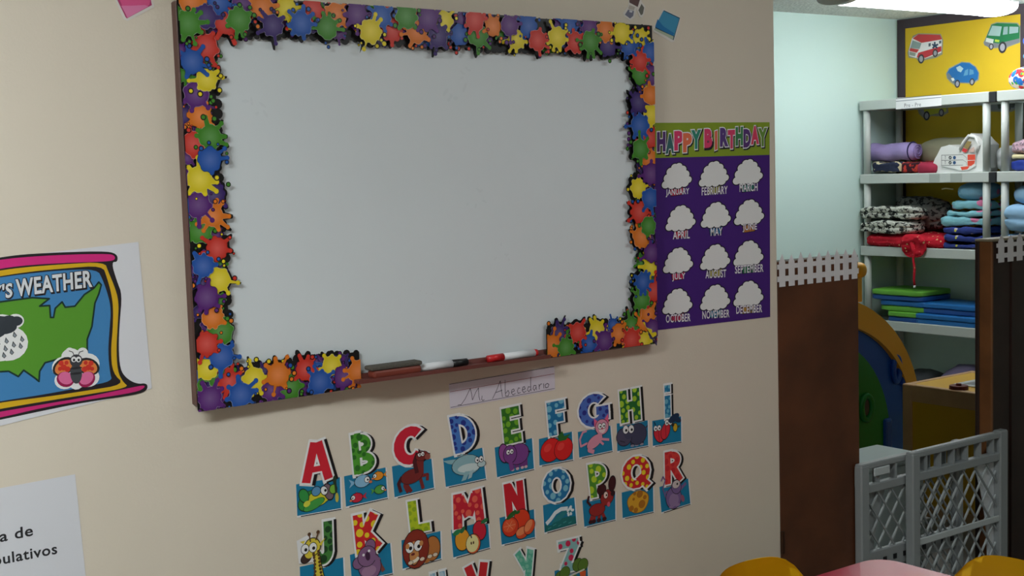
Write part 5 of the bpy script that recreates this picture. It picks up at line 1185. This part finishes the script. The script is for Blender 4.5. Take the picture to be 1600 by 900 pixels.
def play_kitchen():
    x0, x1, y0, y1, h = 3.5, 3.98, .36, 1.035, .592
    t = thing('play_kitchen', 'yellow toy kitchen with pale wood frame and white sink behind the gate', 'toy', ((x0 + x1) / 2, (y0 + y1) / 2, 0)); og = t.location
    birch, yel = mat('birch_wood', (206, 164, 116), .5, var=.06, vscale=10), mat('yellow_laminate', (226, 176, 34), .45)
    pw = .045
    for x in (x0, x1 - pw):
        for y in (y0, y1 - pw): obj('post', box((x, y, 0), (x + pw, y + pw, h), .004), birch, t, origin=og)
    for lo, hi in (((x0 + .003, y0 + pw, h - .07), (x0 + .03, y1 - pw, h)), ((x1 - .03, y0 + pw, h - .07), (x1 - .003, y1 - pw, h)), ((x0 + pw, y1 - .03, h - .07), (x1 - pw, y1 - .003, h)), ((x0 + pw, y0 + .003, h - .07), (x1 - pw, y0 + .03, h)), ((x0 + .003, y0 + pw, .05), (x0 + .03, y1 - pw, .1))):
        obj('rail', box(lo, hi, .003), birch, t, origin=og)
    obj('door', box((x0 + .01, y0 + pw, .1), (x0 + .025, y1 - pw, h - .07)), yel, t, origin=og)
    obj('side_panel', box((x0 + pw, y1 - .025, .05), (x1 - pw, y1 - .01, h - .07)), yel, t, origin=og)
    sx0, sx1, sy0, sy1 = 3.63, 3.90, .52, .86
    bm = bmesh.new(); zt_ = h - .002
    for lo, hi in (((x0 + .03, y0 + .03, h - .015), (sx0, y1 - .03, zt_)), ((sx1, y0 + .03, h - .015), (x1 - .03, y1 - .03, zt_)), ((sx0, y0 + .03, h - .015), (sx1, sy0, zt_)), ((sx0, sy1, h - .015), (sx1, y1 - .03, zt_))): add_box(bm, lo, hi)
    obj('counter_top', bm, yel, t, origin=og)
    wh = mat('white_basin', (236, 238, 236), .3); bm = bmesh.new()
    ri = [(sx0 - .012, sy0 - .012), (sx1 + .012, sy0 - .012), (sx1 + .012, sy1 + .012), (sx0 - .012, sy1 + .012)]
    add_box(bm, (sx0 - .012, sy0 - .012, zt_), (sx0 + .012, sy1 + .012, zt_ + .006), .002); add_box(bm, (sx1 - .012, sy0 - .012, zt_), (sx1 + .012, sy1 + .012, zt_ + .006), .002)
    add_box(bm, (sx0 + .012, sy0 - .012, zt_), (sx1 - .012, sy0 + .012, zt_ + .006), .002); add_box(bm, (sx0 + .012, sy1 - .012, zt_), (sx1 - .012, sy1 + .012, zt_ + .006), .002)
    add_box(bm, (sx0, sy0, h - .09), (sx1, sy1, h - .085)); add_box(bm, (sx0, sy0, h - .09), (sx0 + .006, sy1, zt_)); add_box(bm, (sx1 - .006, sy0, h - .09), (sx1, sy1, zt_)); add_box(bm, (sx0, sy0, h - .09), (sx1, sy0 + .006, zt_)); add_box(bm, (sx0, sy1 - .006, h - .09), (sx1, sy1, zt_))
    obj('sink', bm, wh, t, origin=og)
    obj('drain', cyl((3.72, .72, h - .085), (3.72, .72, h - .06), .03, .02, 16), wh, t, True, origin=og)
    obj('rail_block', box((3.6, .385, h - .002), (3.66, .43, h + .03), .003), birch, t, origin=og)
    c = PZ(1498, 606, h + .004)
    tt = thing('toy_dish', 'small round reddish toy dish lying on the play kitchen counter', 'toy', (c.x, c.y, h - .001))
    rm = mat('maroon_plastic', (116, 44, 40), .4)
    obj('disc', cyl((c.x, c.y, h - .001), (c.x, c.y, h + .014), .038, .036, 20), rm, tt, False, origin=tt.location)
    obj('knob', cyl((c.x, c.y, h + .014), (c.x, c.y, h + .022), .012, .01, 12), rm, tt, True, origin=tt.location)
play_kitchen()

# ------------------------------------------------------------------ children's table and chairs
def kids_table():
    x0, x1, y0, y1, h = .55, 1.56, -1.2, -.385, .56
    t = thing('kids_table', 'low glossy red classroom table with rounded corners at the bottom edge', 'table', ((x0 + x1) / 2, (y0 + y1) / 2, 0)); og = t.location
    r = .06; pts = []
    for cx, cy, a0 in ((x1 - r, y1 - r, 0), (x0 + r, y1 - r, 90), (x0 + r, y0 + r, 180), (x1 - r, y0 + r, 270)):
        for k in range(9): a_ = math.radians(a0 + k * 90 / 8); pts.append((cx + r * math.cos(a_), cy + r * math.sin(a_)))
    obj('table_top', prism(pts, 'z', h - .03, h), mat('glossy_red_laminate', (196, 44, 74), .33, spec=1.0, coat=.3), t, origin=og)
    leg = mat('grey_metal', (150, 150, 152), .35, .8)
    for x in (x0 + .09, x1 - .09):
        for y in (y0 + .09, y1 - .09): obj('leg', cyl((x, y, 0), (x, y, h - .03), .016, n=12), leg, t, True, origin=og)
    for lo, hi in (((x0 + .09, y0 + .08, h - .08), (x1 - .09, y0 + .1, h - .03)), ((x0 + .09, y1 - .1, h - .08), (x1 - .09, y1 - .08, h - .03))): obj('apron', box(lo, hi), leg, t, origin=og)
kids_table()
cy_ = mat('yellow_chair_plastic', (246, 190, 16), .35, spec=.5)
def kids_chair(label, x, y, rz, top):
    t = thing('kids_chair', label, 'chair', (x, y, 0), rz, 'yellow chairs at the low table')
    # local frame: back at y=0 facing -y (seat towards -y)
    bm = bmesh.new(); n = 16; W2 = .165; rows = []
    zs = [.30, .36, .42, .48, .53, top - .02, top - .006, top]
    for k, z in enumerate(zs):
        row = []
        f = 1.0 if z < top - .03 else math.sqrt(max(0, 1 - ((z - (top - .045)) / .046) ** 2)) * .12 + .88
        for i in range(n + 1):
            s_ = (i / n * 2 - 1); xx = s_ * W2 * f
            zz_ = z - (.055 * abs(s_) ** 5 if z > top - .05 else 0)
            row.append(bm.verts.new((xx, -.045 * (s_ * s_) + .03 * (z - .3) / .3, zz_)))
        rows.append(row)
    for a_, b_ in zip(rows, rows[1:]):
        for i in range(n): bm.faces.new((a_[i], a_[i + 1], b_[i + 1], b_[i]))
    ret = bmesh.ops.solidify(bm, geom=bm.faces[:], thickness=.012)
    o = obj('backrest', bm, cy_, t, True)
    bv = o.modifiers.new('round', 'BEVEL'); bv.width = .004; bv.segments = 2
    obj('seat', soft((-.16, -.265, .30), (.16, -.01, .325), 2, p=6, amp=.002, n=10), cy_, t, True)
    leg = mat('grey_metal', (150, 150, 152), .35, .8)
    for sx in (-1, 1):
        obj('leg', add_tube(bmesh.new(), [(sx * .13, -.22, .305), (sx * .15, -.26, 0)], .011, 10), leg, t, True)
        obj('leg', add_tube(bmesh.new(), [(sx * .13, -.05, .305), (sx * .16, .03, 0)], .011, 10), leg, t, True)
    obj('stretcher', add_tube(bmesh.new(), [(-.13, -.17, .298), (.13, -.17, .298)], .009, 8), leg, t, True)
kids_chair('yellow plastic child chair between the red table and the beige wall', 1.205, -.31, 0, .597)
kids_chair('yellow plastic child chair at the end of the red table by the gate', 1.70, -.668, -PI / 2, .58)
